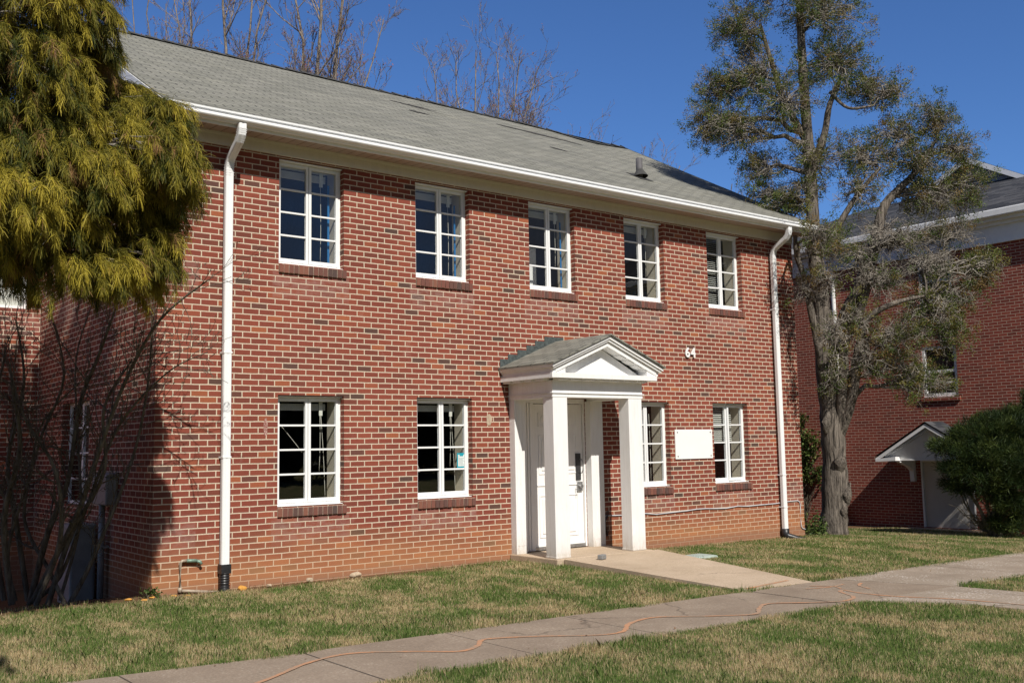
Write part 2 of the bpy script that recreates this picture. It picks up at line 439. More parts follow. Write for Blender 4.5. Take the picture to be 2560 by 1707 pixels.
def concrete(name, c1, c2, speck, speckc, stain=(0.16,0.13,0.10), stf=0.3):
    k = NT(name); o = k.coord()
    n = k.noise(o, 1.1, 6, 0.65); c = k.mix(k.ramp(n, [(0.3, 0.0), (0.7, 1.0)]), c1, c2)
    fine = k.noise(o, 48, 5, 0.85)
    c = k.mix(0.8, c, k.ramp(fine, [(0.3, (0.62,0.61,0.60)), (0.7, (1.32,1.32,1.32))]), 'MULTIPLY')
    v = k.n('TexVoronoi'); k.t.links.new(o, v.inputs['Vector']); v.inputs['Scale'].default_value = 30
    area = k.ramp(k.noise(o, 2.2, 4, 0.6), [(0.42, 0.0), (0.62, 1.0)])
    sp = k.math('MULTIPLY', k.ramp(v.outputs['Distance'], [(0.22, 1.0), (0.36, 0.0)]), k.math('MULTIPLY', area, speck))
    c = k.mix(sp, c, speckc)
    wv = k.n('VectorMath', operation='MULTIPLY_ADD'); k.t.links.new(k.noise(o, 3.0, 4, 0.7, col=True), wv.inputs[0]); wv.inputs[1].default_value = (.35, .35, 0); k.t.links.new(o, wv.inputs[2])
    ve = k.n('TexVoronoi', feature='DISTANCE_TO_EDGE'); k.t.links.new(wv.outputs[0], ve.inputs['Vector']); ve.inputs['Scale'].default_value = 0.55
    ck = k.math('MULTIPLY', k.ramp(ve.outputs['Distance'], [(0.003, 1.0), (0.009, 0.0)]), k.ramp(k.noise(o, 0.55, 2, 0.5), [(0.55, 0.0), (0.60, 0.5)]))
    c = k.mix(ck, c, (0.05, 0.04, 0.03))
    s2 = k.noise(o, 0.7, 5, 0.7)
    c = k.mix(k.math('MULTIPLY', k.ramp(s2, [(0.5, 0.0), (0.75, 1.0)]), stf), c, stain)
    k.color(c); k.rough(0.93); k.b.inputs['Specular IOR Level'].default_value = 0.2
    k.bump(k.math('ADD', fine, k.math('MULTIPLY', sp, 0.5)), 0.3, 0.004)
    return k.mat
m_conc = concrete('brown_grey_concrete', (0.235, 0.183, 0.137), (0.325, 0.258, 0.195), 0.5, (0.45, 0.39, 0.31))
m_conc_tan = concrete('tan_concrete', (0.43, 0.335, 0.235), (0.53, 0.42, 0.31), 0.1, (0.55, 0.5, 0.42), (0.26, 0.19, 0.13), 0.45)
m_conc_agg = concrete('worn_aggregate_concrete', (0.26, 0.21, 0.16), (0.36, 0.295, 0.23), 1.0, (0.62, 0.57, 0.50), stf=0.15)
m_soil = plain('joint_soil', (0.07, 0.05, 0.035), 1.0, 0.3)
def paint_mat():
    k = NT('orange_marking_paint'); o = k.coord()
    n = k.noise(o, 60, 4, 0.8)
    fd = k.noise(o, 2.3, 4, 0.65)
    k.color(k.mix(k.math('ADD', k.ramp(n, [(0.36, 0.0), (0.60, 0.7)]), k.ramp(fd, [(0.42, 0.0), (0.64, 0.6)]), True), (0.60, 0.25, 0.10), (0.32, 0.235, 0.165))); k.rough(0.9)
    return k.mat
m_orange = paint_mat()

def lawn_mix(k, o):
    """0 green .. 1 straw, shared by soil sheet and blades"""
    a = k.noise(k.mapping(o, (1.5, 1.0, 0.0)), 0.9, 6, 0.72)
    return k.ramp(a, [(0.44, 0.0), (0.60, 1.0)])
def ground_mat():
    k = NT('lawn_soil'); o = k.coord()
    w = lawn_mix(k, o)
    c = k.mix(w, (0.12, 0.155, 0.05), (0.36, 0.28, 0.16))
    f = k.noise(o, 40, 4, 0.75)
    c = k.mix(k.ramp(f, [(0.45, 0.0), (0.68, 0.7)]), c, (0.12, 0.08, 0.048))
    sep = k.n('SeparateXYZ'); k.t.links.new(o, sep.inputs[0])
    edge = k.math('ADD', sep.outputs[1], k.math('MULTIPLY', k.math('SUBTRACT', k.noise(o, 2.5, 4, 0.7), 0.5), 0.5))
    c = k.mix(k.ramp(edge, [(0.42, 0.0), (0.62, 1.0)]) if False else k.ramp(k.math('ADD', k.math('MULTIPLY', edge, 1.0), 0.75), [(0.35, 0.0), (0.62, 0.95)]), c, (0.15, 0.088, 0.05))
    k.color(c); k.rough(1.0); k.b.inputs['Specular IOR Level'].default_value = 0.05
    k.bump(f, 0.8, 0.02)
    return k.mat
m_ground = ground_mat()
def blade_mat():
    k = NT('grass_blades'); o = k.coord()
    g = k.n('NewGeometry')
    r = g.outputs['Random Per Island']
    w = lawn_mix(k, o)
    green = k.ramp(r, [(0.0, (0.090, 0.155, 0.034)), (0.5, (0.150, 0.230, 0.056)), (1.0, (0.24, 0.31, 0.095))])
    straw = k.ramp(r, [(0.0, (0.42, 0.32, 0.17)), (0.6, (0.62, 0.50, 0.29)), (1.0, (0.74, 0.62, 0.40))])
    r2 = k.math('FRACT', k.math('MULTIPLY', r, 37.17))
    sel = k.math('LESS_THAN', r2, k.math('ADD', k.math('MULTIPLY', w, 0.74), 0.10))
    k.color(k.mix(sel, green, straw)); k.rough(0.7); k.b.inputs['Specular IOR Level'].default_value = 0.2
    tr = k.n('BsdfTranslucent'); k.t.links.new(k.mix(sel, green, straw), tr.inputs[0])
    mx = k.n('MixShader'); mx.inputs[0].default_value = 0.42
    k.t.links.new(k.b.outputs[0], mx.inputs[1]); k.t.links.new(tr.outputs[0], mx.inputs[2]); k.t.links.new(mx.outputs[0], k.out.inputs[0])
    return k.mat
m_blade = blade_mat()

def leaf_mat(name, trans=0.25, rough=0.6):
    k = NT(name)
    a = k.n('Attribute', attribute_name='tint')
    k.color(a.outputs['Color']); k.rough(rough); k.b.inputs['Specular IOR Level'].default_value = 0.25
    tr = k.n('BsdfTranslucent'); k.t.links.new(a.outputs['Color'], tr.inputs[0])
    mx = k.n('MixShader'); mx.inputs[0].default_value = trans
    k.t.links.new(k.b.outputs[0], mx.inputs[1]); k.t.links.new(tr.outputs[0], mx.inputs[2]); k.t.links.new(mx.outputs[0], k.out.inputs[0])
    return k.mat
m_leaf = leaf_mat('foliage')
m_bud = leaf_mat('buds', 0.15)
def bark(name, c1, c2, sc=(9, 9, 1.6)):
    k = NT(name); o = k.coord()
    n = k.noise(k.mapping(o, sc), 2.4, 6, 0.7)
    n2 = k.noise(o, 3.0, 4, 0.6)
    c = k.mix(k.ramp(n, [(0.35, 0.0), (0.65, 1.0)]), c1, c2)
    c = k.mix(0.7, c, k.ramp(n2, [(0.3, (0.75,0.75,0.75)), (0.7, (1.2,1.2,1.2))]), 'MULTIPLY')
    k.color(c); k.rough(0.95); k.b.inputs['Specular IOR Level'].default_value = 0.15
    k.bump(n, 0.9, 0.03)
    return k.mat
m_bark = bark('cedar_bark', (0.025, 0.021, 0.018), (0.25, 0.215, 0.18), (11, 11, 0.9))
m_twig = bark('grey_twig', (0.22, 0.195, 0.165), (0.38, 0.345, 0.30))
m_bbark = bark('bare_tree_bark', (0.12, 0.095, 0.08), (0.38, 0.325, 0.27))
m_sbark = bark('shrub_bark', (0.065, 0.052, 0.04), (0.22, 0.19, 0.145))

def sill_mat():
    k = NT('sill_brick'); g = k.n('NewGeometry')
    c = k.ramp(g.outputs['Random Per Island'], [(0.0, (0.075,0.048,0.042)), (0.3, (0.13,0.058,0.045)), (0.7, (0.17,0.062,0.045)), (1.0, (0.21,0.085,0.055))])
    n = k.noise(k.mapping(k.coord(), (60, 60, 300)), 1.0, 3, 0.7)
    k.color(k.mix(0.6, c, k.ramp(n, [(0.3, (0.65,0.65,0.65)), (0.7, (1.3,1.3,1.3))]), 'MULTIPLY')); k.rough(0.9); k.bump(n, 0.4, 0.004)
    return k.mat
m_sillb = sill_mat()
m_mortar = plain('mortar', (0.42, 0.34, 0.26), 0.95, 0.2, 40, bump=0.4)

# ------------------------------------------------------------------ ground
gx = np.concatenate([[-400, -150, -60, -25], np.arange(-12, 26.01, 0.5), [30, 45, 90, 200, 400], [0.0, 0.03]]); gx = np.unique(np.round(gx, 4))
gy = np.unique(np.concatenate([[-400, -150, -60, -25], np.arange(-14, 12.01, 0.5), [16, 30, 60, 150, 400]]))
GX, GY = np.meshgrid(gx, gy, indexing='ij')
V = np.stack([GX, GY, zg(GX, GY)], -1).reshape(-1, 3)
i, j = np.meshgrid(np.arange(len(gx) - 1), np.arange(len(gy) - 1), indexing='ij'); ny = len(gy)
Fq = np.stack([i*ny+j, (i+1)*ny+j, (i+1)*ny+j+1, i*ny+j+1], -1).reshape(-1, 4)
tag(raw_mesh('ground', V, Fq, m_ground, smooth=True), kind='structure')

def slab(mb, poly, top=0.018, n=6, zf=None):
    """poly: 4 corners (x,y) in order; subdivided along edges 0-1 / 3-2"""
    zf = zf or (lambda x, y: float(zg(x, y)) + top)
    a, b, c, d = [np.array(p, float) for p in poly]
    lo = [a + (b - a) * t / n for t in range(n + 1)]; hi = [d + (c - d) * t / n for t in range(n + 1)]
    P = lambda p, dz=0: (p[0], p[1], zf(p[0], p[1]) + dz)
    for t in range(n):
        mb.face([P(lo[t]), P(lo[t+1]), P(hi[t+1]), P(hi[t])])
        mb.face([P(lo[t], -.12), P(lo[t+1], -.12), P(lo[t+1]), P(lo[t])])
        mb.face([P(hi[t]), P(hi[t+1]), P(hi[t+1], -.12), P(hi[t], -.12)])
    mb.face([P(a), P(d), P(d, -.12), P(a, -.12)]); mb.face([P(b, -.12), P(c, -.12), P(c), P(b)])
g = 0.007
mb = MB()
js = [-9.0, -7.4, -6.0, -4.5, -3.05, -1.6, -0.2, 1.2, 2.62, 4.02, 5.42]
rs = random.Random(4)
for a, b in zip(js[:-1], js[1:]):
    dz = rs.uniform(-0.003, 0.002)
    fe = lambda x: -4.4 + .19 * max(0, -.2 - x)
    slab(mb, [(a + g, -5.72 + .12 * max(0, -.2 - a)), (b - g, -5.72 + .12 * max(0, -.2 - b)), (b - g, fe(b)), (a + g, fe(a))], 0.018 + dz)
tag(mb.build('sidewalk', m_conc), kind='structure')
mb = MB()
slab(mb, [(5.42 + g, -5.72), (7.55, -5.72), (7.05, -4.4), (5.42 + g, -4.4)], 0.02)
tag(mb.build('walkway_junction', m_conc), kind='structure')
mb = MB()
xs = [7.07, 9.4, 11.8, 14.2, 16.8, 19.4, 22.0]
for q, (a, b) in enumerate(zip(xs[:-1], xs[1:])):
    a0 = 7.57 if q == 0 else a + g
    slab(mb, [(a0 + (0 if q == 0 else 0), -5.75), (b - g, -5.75), (b - g, -4.33), ((7.07 if q == 0 else a + g), -4.33)], 0.022)
tag(mb.build('path', m_conc_agg), kind='structure')
mb = MB()
slab(mb, [(5.75, -5.735), (7.55, -5.735), (7.68, -6.6), (6.32, -6.6)][::1], 0.02, 3)
for a, b in ((-6.6, -8.2), (-8.2, -9.8), (-9.8, -11.4)):
    slab(mb, [(6.36, a - g), (7.66, a - g), (7.70, b + g), (6.45, b + g)], 0.02, 3)
tag(mb.build('footpath', m_conc_agg), kind='structure')
mb = MB()
def zent(x, y):
    t = min(1, max(0, (-1.1 - y) / 3.28)); return 0.075 * (1 - t) + t * (float(zg(x, y)) + 0.02)
slab(mb, [(5.43, -4.385), (6.68, -4.385), (7.33, -1.12), (5.44, -1.12)], n=2, zf=zent)
tag(mb.build('entrance_walk', m_conc_tan), kind='structure')
EWALK = [(5.43, -4.39), (6.68, -4.39), (7.33, -1.1), (5.44, -1.1)]

# ------------------------------------------------------------------ main building
BLD = empty('brick_building', (6.25, 4.9, 0.0), 'two-storey red brick building with white portico, numbered 64', 'building')
WW = 0.96
XU = [1.585, 3.708, 5.815, 7.897, 9.987]
ZU = (4.130, 5.555)
ZL = (0.954, 2.400)
openings = [(x, x + WW, *ZU) for x in XU] + [(x, x + WW, *ZL) for k_, x in enumerate(XU) if k_ != 2]
DOOR = (5.60, 6.90, 0.06, 2.42)
openings.append(DOOR)
LEN, DEP, HT = 12.507, 9.8, 5.78
def wall_plane(mb, opens, a0, a1, z0, z1, P, thick=0.16, flip=False, rev=0.16):
    """wall in plane with openings; P(a,z,d) maps to 3d with d inward depth"""
    A = sorted(set([a0, a1] + [v for o in opens for v in o[:2]])); Z = sorted(set([z0, z1] + [v for o in opens for v in o[2:]]))
    A = [v for v in A if a0 <= v <= a1]; Z = [v for v in Z if z0 <= v <= z1]
    for i in range(len(A) - 1):
        for j in range(len(Z) - 1):
            ca, cz = (A[i] + A[i+1]) / 2, (Z[j] + Z[j+1]) / 2
            if any(o[0] < ca < o[1] and o[2] < cz < o[3] for o in opens): continue
            q = [(A[i], Z[j]), (A[i+1], Z[j]), (A[i+1], Z[j+1]), (A[i], Z[j+1])]
            mb.face([P(a, z, 0) for a, z in q], [(a, z) for a, z in q])
            mb.face([P(a, z, 0.34) for a, z in q][::-1], [(a, z) for a, z in q][::-1])
    for o in opens:
        l, r, b, t = o
        for (p, q) in (((l, b), (l, t)), ((r, t), (r, b)), ((l, t), (r, t)), ((r, b), (l, b))):
            vert = p[0] == q[0]
            uv = ([(0, p[1]), (0, q[1]), (rev, q[1]), (rev, p[1])] if vert else [(p[0], 0.01), (q[0], 0.01), (q[0], 0.06), (p[0], 0.06)])
            mb.face([P(*p, 0), P(*q, 0), P(*q, rev), P(*p, rev)], uv)
            mb.face([P(*p, rev), P(*q, rev), P(*q, 0.34), P(*p, 0.34)], uv)
mb = MB()
wall_plane(mb, openings, 0, LEN, -0.5, HT, lambda a, z, d: (a, d, z))
SIDE = (2.78, 4.25, 0.95, 2.45)
wall_plane(mb, [SIDE], 0, DEP, -1.0, HT, lambda a, z, d: (d, a, z))
wall_plane(mb, [], 0, DEP, -1.0, HT, lambda a, z, d: (LEN - d, a, z))
wall_plane(mb, [], 0, LEN, -1.0, HT, lambda a, z, d: (a, DEP - d, z))
for x in (0.0, LEN):
    mb.face([(x, 0, HT), (x, DEP, HT), (x, DEP / 2, 8.72)])
mb.build('wall', m_brick, BLD, weld=False)
# wing on the left, set back
mb = MB()
WINGWIN = (-1.45, -0.20, 4.10, 5.45)
wall_plane(mb, [WINGWIN], -7.0, 0.0, -1.2, HT, lambda a, z, d: (a, 5.85 + d, z))
mb.build('wing_wall', m_brick, BLD, weld=False)
mb = MB()
sl_ = 0.55
mb.face([(-7, 5.4, HT + 0.0), (-0.02, 5.4, HT), (-0.02, 9.6, HT + 4.2 * sl_), (-7, 9.6, HT + 4.2 * sl_)])
mb.face([(-7, 5.4, HT - .06), (-0.02, 5.4, HT - .06), (-0.02, 5.85, HT - .06), (-7, 5.85, HT - .06)])
mb.face([(-7, 5.4, HT - .06), (-0.02, 5.4, HT - .06), (-0.02, 5.4, HT), (-7, 5.4, HT)])
mb.build('wing_roof', m_roof, BLD)

# interior rooms (seen through the glass)
mb = MB()
def room(x0, x1, y0, y1, z0, z1):
    mb.face([(x0,y1,z0),(x1,y1,z0),(x1,y1,z1),(x0,y1,z1)]); mb.face([(x0,y0,z0),(x0,y1,z0),(x0,y1,z1),(x0,y0,z1)])
    mb.face([(x1,y0,z0),(x1,y1,z0),(x1,y1,z1),(x1,y0,z1)]); mb.face([(x0,y0,z0),(x1,y0,z0),(x1,y1,z0),(x0,y1,z0)])
    mb.face([(x0,y0,z1),(x1,y0,z1),(x1,y1,z1),(x0,y1,z1)])
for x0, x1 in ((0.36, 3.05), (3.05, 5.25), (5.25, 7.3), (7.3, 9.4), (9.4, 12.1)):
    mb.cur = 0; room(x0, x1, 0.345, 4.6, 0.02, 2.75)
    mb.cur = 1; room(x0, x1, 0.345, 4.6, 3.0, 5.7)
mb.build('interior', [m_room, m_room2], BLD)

# ---- roof
KR = 0.5485; YE, ZE, YR = -0.465, 5.893, 4.9
ZR = ZE + KR * (YR - YE)
XL_, XR_ = -0.10, 12.76
mb = MB()
def slope(y): return ZE + KR * (y - YE) if y <= YR else ZR - KR * (y - YR)
rn = random.Random(2)
sag = lambda x: -0.055 * math.sin(math.pi * (x - XL_) / (XR_ - XL_)) * 0 - (0.07 * math.exp(-((x - 11.6) / 0.9) ** 2))
NX = 26
xs = [XL_ + (XR_ - XL_) * t / NX for t in range(NX + 1)]
ys = [YE + (YR - YE) * t / 6 for t in range(7)]
L1 = math.hypot(1, KR)
for a, b in zip(xs[:-1], xs[1:]):
    for c, d in zip(ys[:-1], ys[1:]):
        wv = lambda x, y: sag(x) * max(0, (y - YE) / (YR - YE))
        mb.face([(a, c, slope(c) + wv(a, c)), (b, c, slope(c) + wv(b, c)), (b, d, slope(d) + wv(b, d)), (a, d, slope(d) + wv(a, d))],
                [(a, (c - YE) * L1), (b, (c - YE) * L1), (b, (d - YE) * L1), (a, (d - YE) * L1)], True)
yb = DEP + 0.47
mb.face([(XL_, YR, ZR), (XR_, YR, ZR), (XR_, yb, slope(yb)), (XL_, yb, slope(yb))], [(XL_, 0), (XR_, 0), (XR_, 6), (XL_, 6)])
# underside and rake edges
mb.face([(XL_, YE, ZE - .03), (XR_, YE, ZE - .03), (XR_, YR, ZR - .10), (XL_, YR, ZR - .10)])
mb.face([(XL_, YR, ZR - .10), (XR_, YR, ZR - .10), (XR_, yb, slope(yb) - .03), (XL_, yb, slope(yb) - .03)])
for x in (XL_, XR_):
    mb.face([(x, YE, ZE - .03), (x, YE, ZE), (x, YR, ZR), (x, YR, ZR - .10)]); mb.face([(x, yb, slope(yb)), (x, yb, slope(yb) - .03), (x, YR, ZR - .10), (x, YR, ZR)])
roof = mb.build('roof', m_roof, BLD)
mb = MB()
# ridge cap made of short overlapping caps
x = XL_ - 0.01
while x < XR_ - 0.05:
    l = min(0.32, XR_ - x); dz = sag(x + l/2)
    h0 = 0.012 + rn.uniform(0, 0.012)
    for s_ in (-1, 1):
        mb.face([(x, YR, ZR + h0 + .025 + dz), (x + l, YR, ZR + h0 + dz), (x + l, YR + s_ * .15, ZR + h0 - .15 * KR + dz), (x, YR + s_ * .15, ZR + h0 + .012 - .15 * KR + dz)])
    mb.face([(x, YR - .15, ZR + h0 + .012 - .15*KR + dz), (x, YR, ZR + h0 + .025 + dz), (x, YR + .15, ZR + h0 + .012 - .15*KR + dz), (x, YR, ZR - 0.02 + dz)])
    x += 0.29
mb.build('ridge_cap', m_ridge, roof, weld=False)
# exposed felt where shingles are missing
mb = MB()
rr = random.Random(8)
def felt(x0, y0, x1, y1, w):
    mb = MB(); n = 7
    for t in range(n):
        a, b = t / n, (t + 1) / n
        wa = w * (0.25 + 0.9 * math.sin(math.pi * min(1, a + .1))) * rr.uniform(.5, 1.2); wb = w * (0.25 + 0.9 * math.sin(math.pi * b)) * rr.uniform(.5, 1.2)
        P = lambda x, y: (x, y, slope(y) + sag(x) * max(0, (y - YE) / (YR - YE)) + 0.012)
        xa, xb, ya, yb_ = x0 + (x1-x0)*a, x0 + (x1-x0)*b, y0 + (y1-y0)*a, y0 + (y1-y0)*b
        mb.face([P(xa, ya - wa), P(xb, yb_ - wb), P(xb, yb_ + wb), P(xa, ya + wa)])
    mb.build('bare_patch', m_felt, roof)
felt(5.55, 3.80, 6.55, 3.72, .05); felt(5.75, 3.66, 6.62, 3.55, .025); felt(5.52, 3.05, 5.95, 3.02, .06)
felt(8.1, 3.83, 8.7, 3.75, .05); felt(8.55, 3.78, 10.1, 3.62, .085); felt(9.6, 3.7, 10.35, 3.55, .05); felt(8.2, 2.27, 8.62, 2.18, .06)
mb = MB()
vx, vy = 9.28, 0.95; vz = slope(vy)
mb.tube([(vx, vy, vz - .05), (vx, vy, vz + .36)], .062, 14)
vp = mb.build('vent_pipe', plain('dark_lead_pipe', (0.10, 0.095, 0.10), 0.7, 0.3), roof)
mb = MB()
mb.tube([(vx, vy - .02, vz + .005), (vx, vy - .01, vz + .10), (vx, vy, vz + .13)], [.15, .085, .066], 14, False)
P = lambda x, y: (x, y, slope(y) + .010)
mb.face([P(vx - .17, vy - .22), P(vx + .17, vy - .22), P(vx + .17, vy + .2), P(vx - .17, vy + .2)])
mb.build('flashing', m_ridge, vp) if False else mb.build('pipe_flashing', m_ridge, roof)

# ---- eaves
mb = MB(); mb.box(0.02, LEN - 0.02, -0.04, -0.001, 5.578, 5.745); mb.box(0.02, LEN - .02, -0.055, -0.04, 5.705, 5.745)
mb.build('frieze_board', m_frieze, BLD, bevel=0.004)
mb = MB()
mb.face([(XL_ + .02, -0.41, 5.714), (XR_ - .02, -0.41, 5.714), (XR_ - .02, 0.0, 5.745), (XL_ + .02, 0, 5.745)])
mb.face([(LEN + .001, 0, 5.745), (XR_ - .02, 0, 5.745), (XR_ - .02, YR, ZR - .14), (LEN + .001, YR, ZR - .14)])
mb.face([(XL_ + .02, 0, 5.745), (-.001, 0, 5.745), (-.001, YR, ZR - .14), (XL_ + .02, YR, ZR - .14)])
mb.build('soffit', m_soffit, BLD)
mb = MB()
mb.box(XL_ + .03, XR_ - .03, -0.425, -0.405, 5.704, 5.880)
mb.prism([(-0.43, 5.868), (-0.458, 5.862), (-0.468, 5.868), (-0.470, 5.8915), (-0.43, 5.8915)], 0, XL_, XR_)
for x in (XL_ - .012, XR_ - .012):
    for (ya, za, yb2, zb) in ((YE, ZE, YR, ZR), (DEP + .47, slope(DEP + .47), YR, ZR)):
        q = [(ya, za - .17), (yb2, zb - .17), (yb2, zb - .02), (ya, za - .02)]
        mb.prism(q, 0, x, x + .024)
mb.build('fascia', m_vinyl, BLD)
mb = MB()
prof = [(-.427, 5.800), (-.427, 5.740), (-.495, 5.738), (-.502, 5.750), (-.520, 5.757), (-.548, 5.764), (-.557, 5.776), (-.557, 5.800), (-.548, 5.810), (-.546, 5.800), (-.545, 5.780), (-.515, 5.768), (-.495, 5.752), (-.434, 5.752), (-.434, 5.800)]
x0g, x1g = -0.09, 12.79
for a in range(len(prof) - 1):
    p, q_ = prof[a], prof[a + 1]
    for t in range(12):
        xa = x0g + (x1g - x0g) * t / 12; xb = x0g + (x1g - x0g) * (t + 1) / 12
        mb.face([(xa, *p), (xb, *p), (xb, *q_), (xa, *q_)])
for x in (x0g, x1g):
    mb.face([(x, *p) for p in prof[:9]])
gut = mb.build('gutter', m_vinyl, BLD)
mb = MB()
for x in (2.62, 5.7, 8.8, 11.2):
    mb = MB(); mb.prism([(-.429, 5.801), (-.429, 5.738), (-.497, 5.736), (-.504, 5.748), (-.521, 5.755), (-.549, 5.762), (-.559, 5.776), (-.559, 5.801)], 0, x, x + .05)
    mb.build('gutter_seam', m_vinyl, gut)

def downspout(xc, label_boot, boot, wy=0.0, out_x=None):
    w, d = 0.052, 0.085
    out_x = xc if out_x is None else out_x
    ctr = [(out_x, -.49, 5.755), (out_x, -.49, 5.69), (out_x, -.475, 5.62), (out_x, -.42, 5.55), (xc, -.16, 5.40), (xc, -.115, 5.35), (xc, -.095, 5.28), (xc, -.09, 5.18), (xc, -.09, 0.30 if boot == 'corrugated' else -0.02)]
    mb = MB(); rings = []
    n = len(ctr)
    for i in range(n):
        p = np.array(ctr[i]); t = np.array(ctr[min(i+1, n-1)]) - np.array(ctr[max(i-1, 0)]); t /= np.linalg.norm(t)
        a = np.array([1.0, 0, 0]); b = np.cross(t, a); b /= np.linalg.norm(b)
        hw, hd, e = w + .0, 0.040, 0.008
        rings.append([p + a * u * hw + b * v_ * hd for u, v_ in ((-1, -.7), (-.82, -1), (-.3, -1), (-.25, -.9), (.25, -.9), (.3, -1), (.82, -1), (1, -.7), (1, .7), (.82, 1), (.3, 1), (.25, .9), (-.25, .9), (-.3, 1), (-.82, 1), (-1, .7))])
    m_ = len(rings[0])
    for i in range(n - 1):
        for j in range(m_):
            mb.face([rings[i][j], rings[i][(j+1) % m_], rings[i+1][(j+1) % m_], rings[i+1][j]])
    mb.face(rings[0]); mb.face(rings[-1])
    # crimped elbows and straps
    for i0, i1 in ((1, 3), (5, 7)):
        for t in np.linspace(0, 1, 7):
            f_ = i0 + (i1 - i0) * t; ii = min(int(f_), n - 2); fr = f_ - ii
            p = np.array(ctr[ii]) * (1 - fr) + np.array(ctr[ii + 1]) * fr
            t_ = np.array(ctr[ii + 1]) - np.array(ctr[ii]); t_ /= np.linalg.norm(t_)
            b = np.cross(t_, [1, 0, 0]); b /= np.linalg.norm(b)
            q = [p + np.array([1, 0, 0]) * u * (w + .0018) + b * v_ * .0415 for u, v_ in ((-1, -1), (1, -1), (1, 1), (-1, 1))]
            q2 = [v + t_ * .006 for v in q]
            for j in range(4): mb.face([q[j], q[(j+1) % 4], q2[(j+1) % 4], q2[j]])
    for z in ((2.9, 1.6) if boot == 'corrugated' else (4.2, 1.05, .45)):
        mb.box(xc - w - .004, xc + w + .004, -.1335, -.001, z, z + .022)
    ds = mb.build('downspout', m_vinyl, BLD)
    return ds
d1 = downspout(0.855, '', 'corrugated')
mb = MB()
mb.box(.855 - .062, .855 + .062, -.15, -.03, .20, .31)
pts = []; rad = []
for t in range(41):
    s_ = t / 40
    yy = -.09 - .16 * max(0, s_ - .45) ** 1.6 * 1.6; zz = .205 - .30 * s_
    pts.append((.855 - .05 * max(0, s_ - .5), yy, zz)); rad.append(.066 if t % 4 < 2 else .056)
mb.tube(pts, rad, 16)
mb.build('drain_boot', m_black, d1)
d2 = downspout(11.79, '', 'flat')
mb = MB()
mb.tube([(11.79, -.09, .06), (11.79, -.09, -.04), (11.82, -.13, -.09), (11.92, -.28, -.135), (12.0, -.40, -.15)], [.075, .075, .07, .06, .05], 10)
mb.build('drain_boot', m_black, d2)

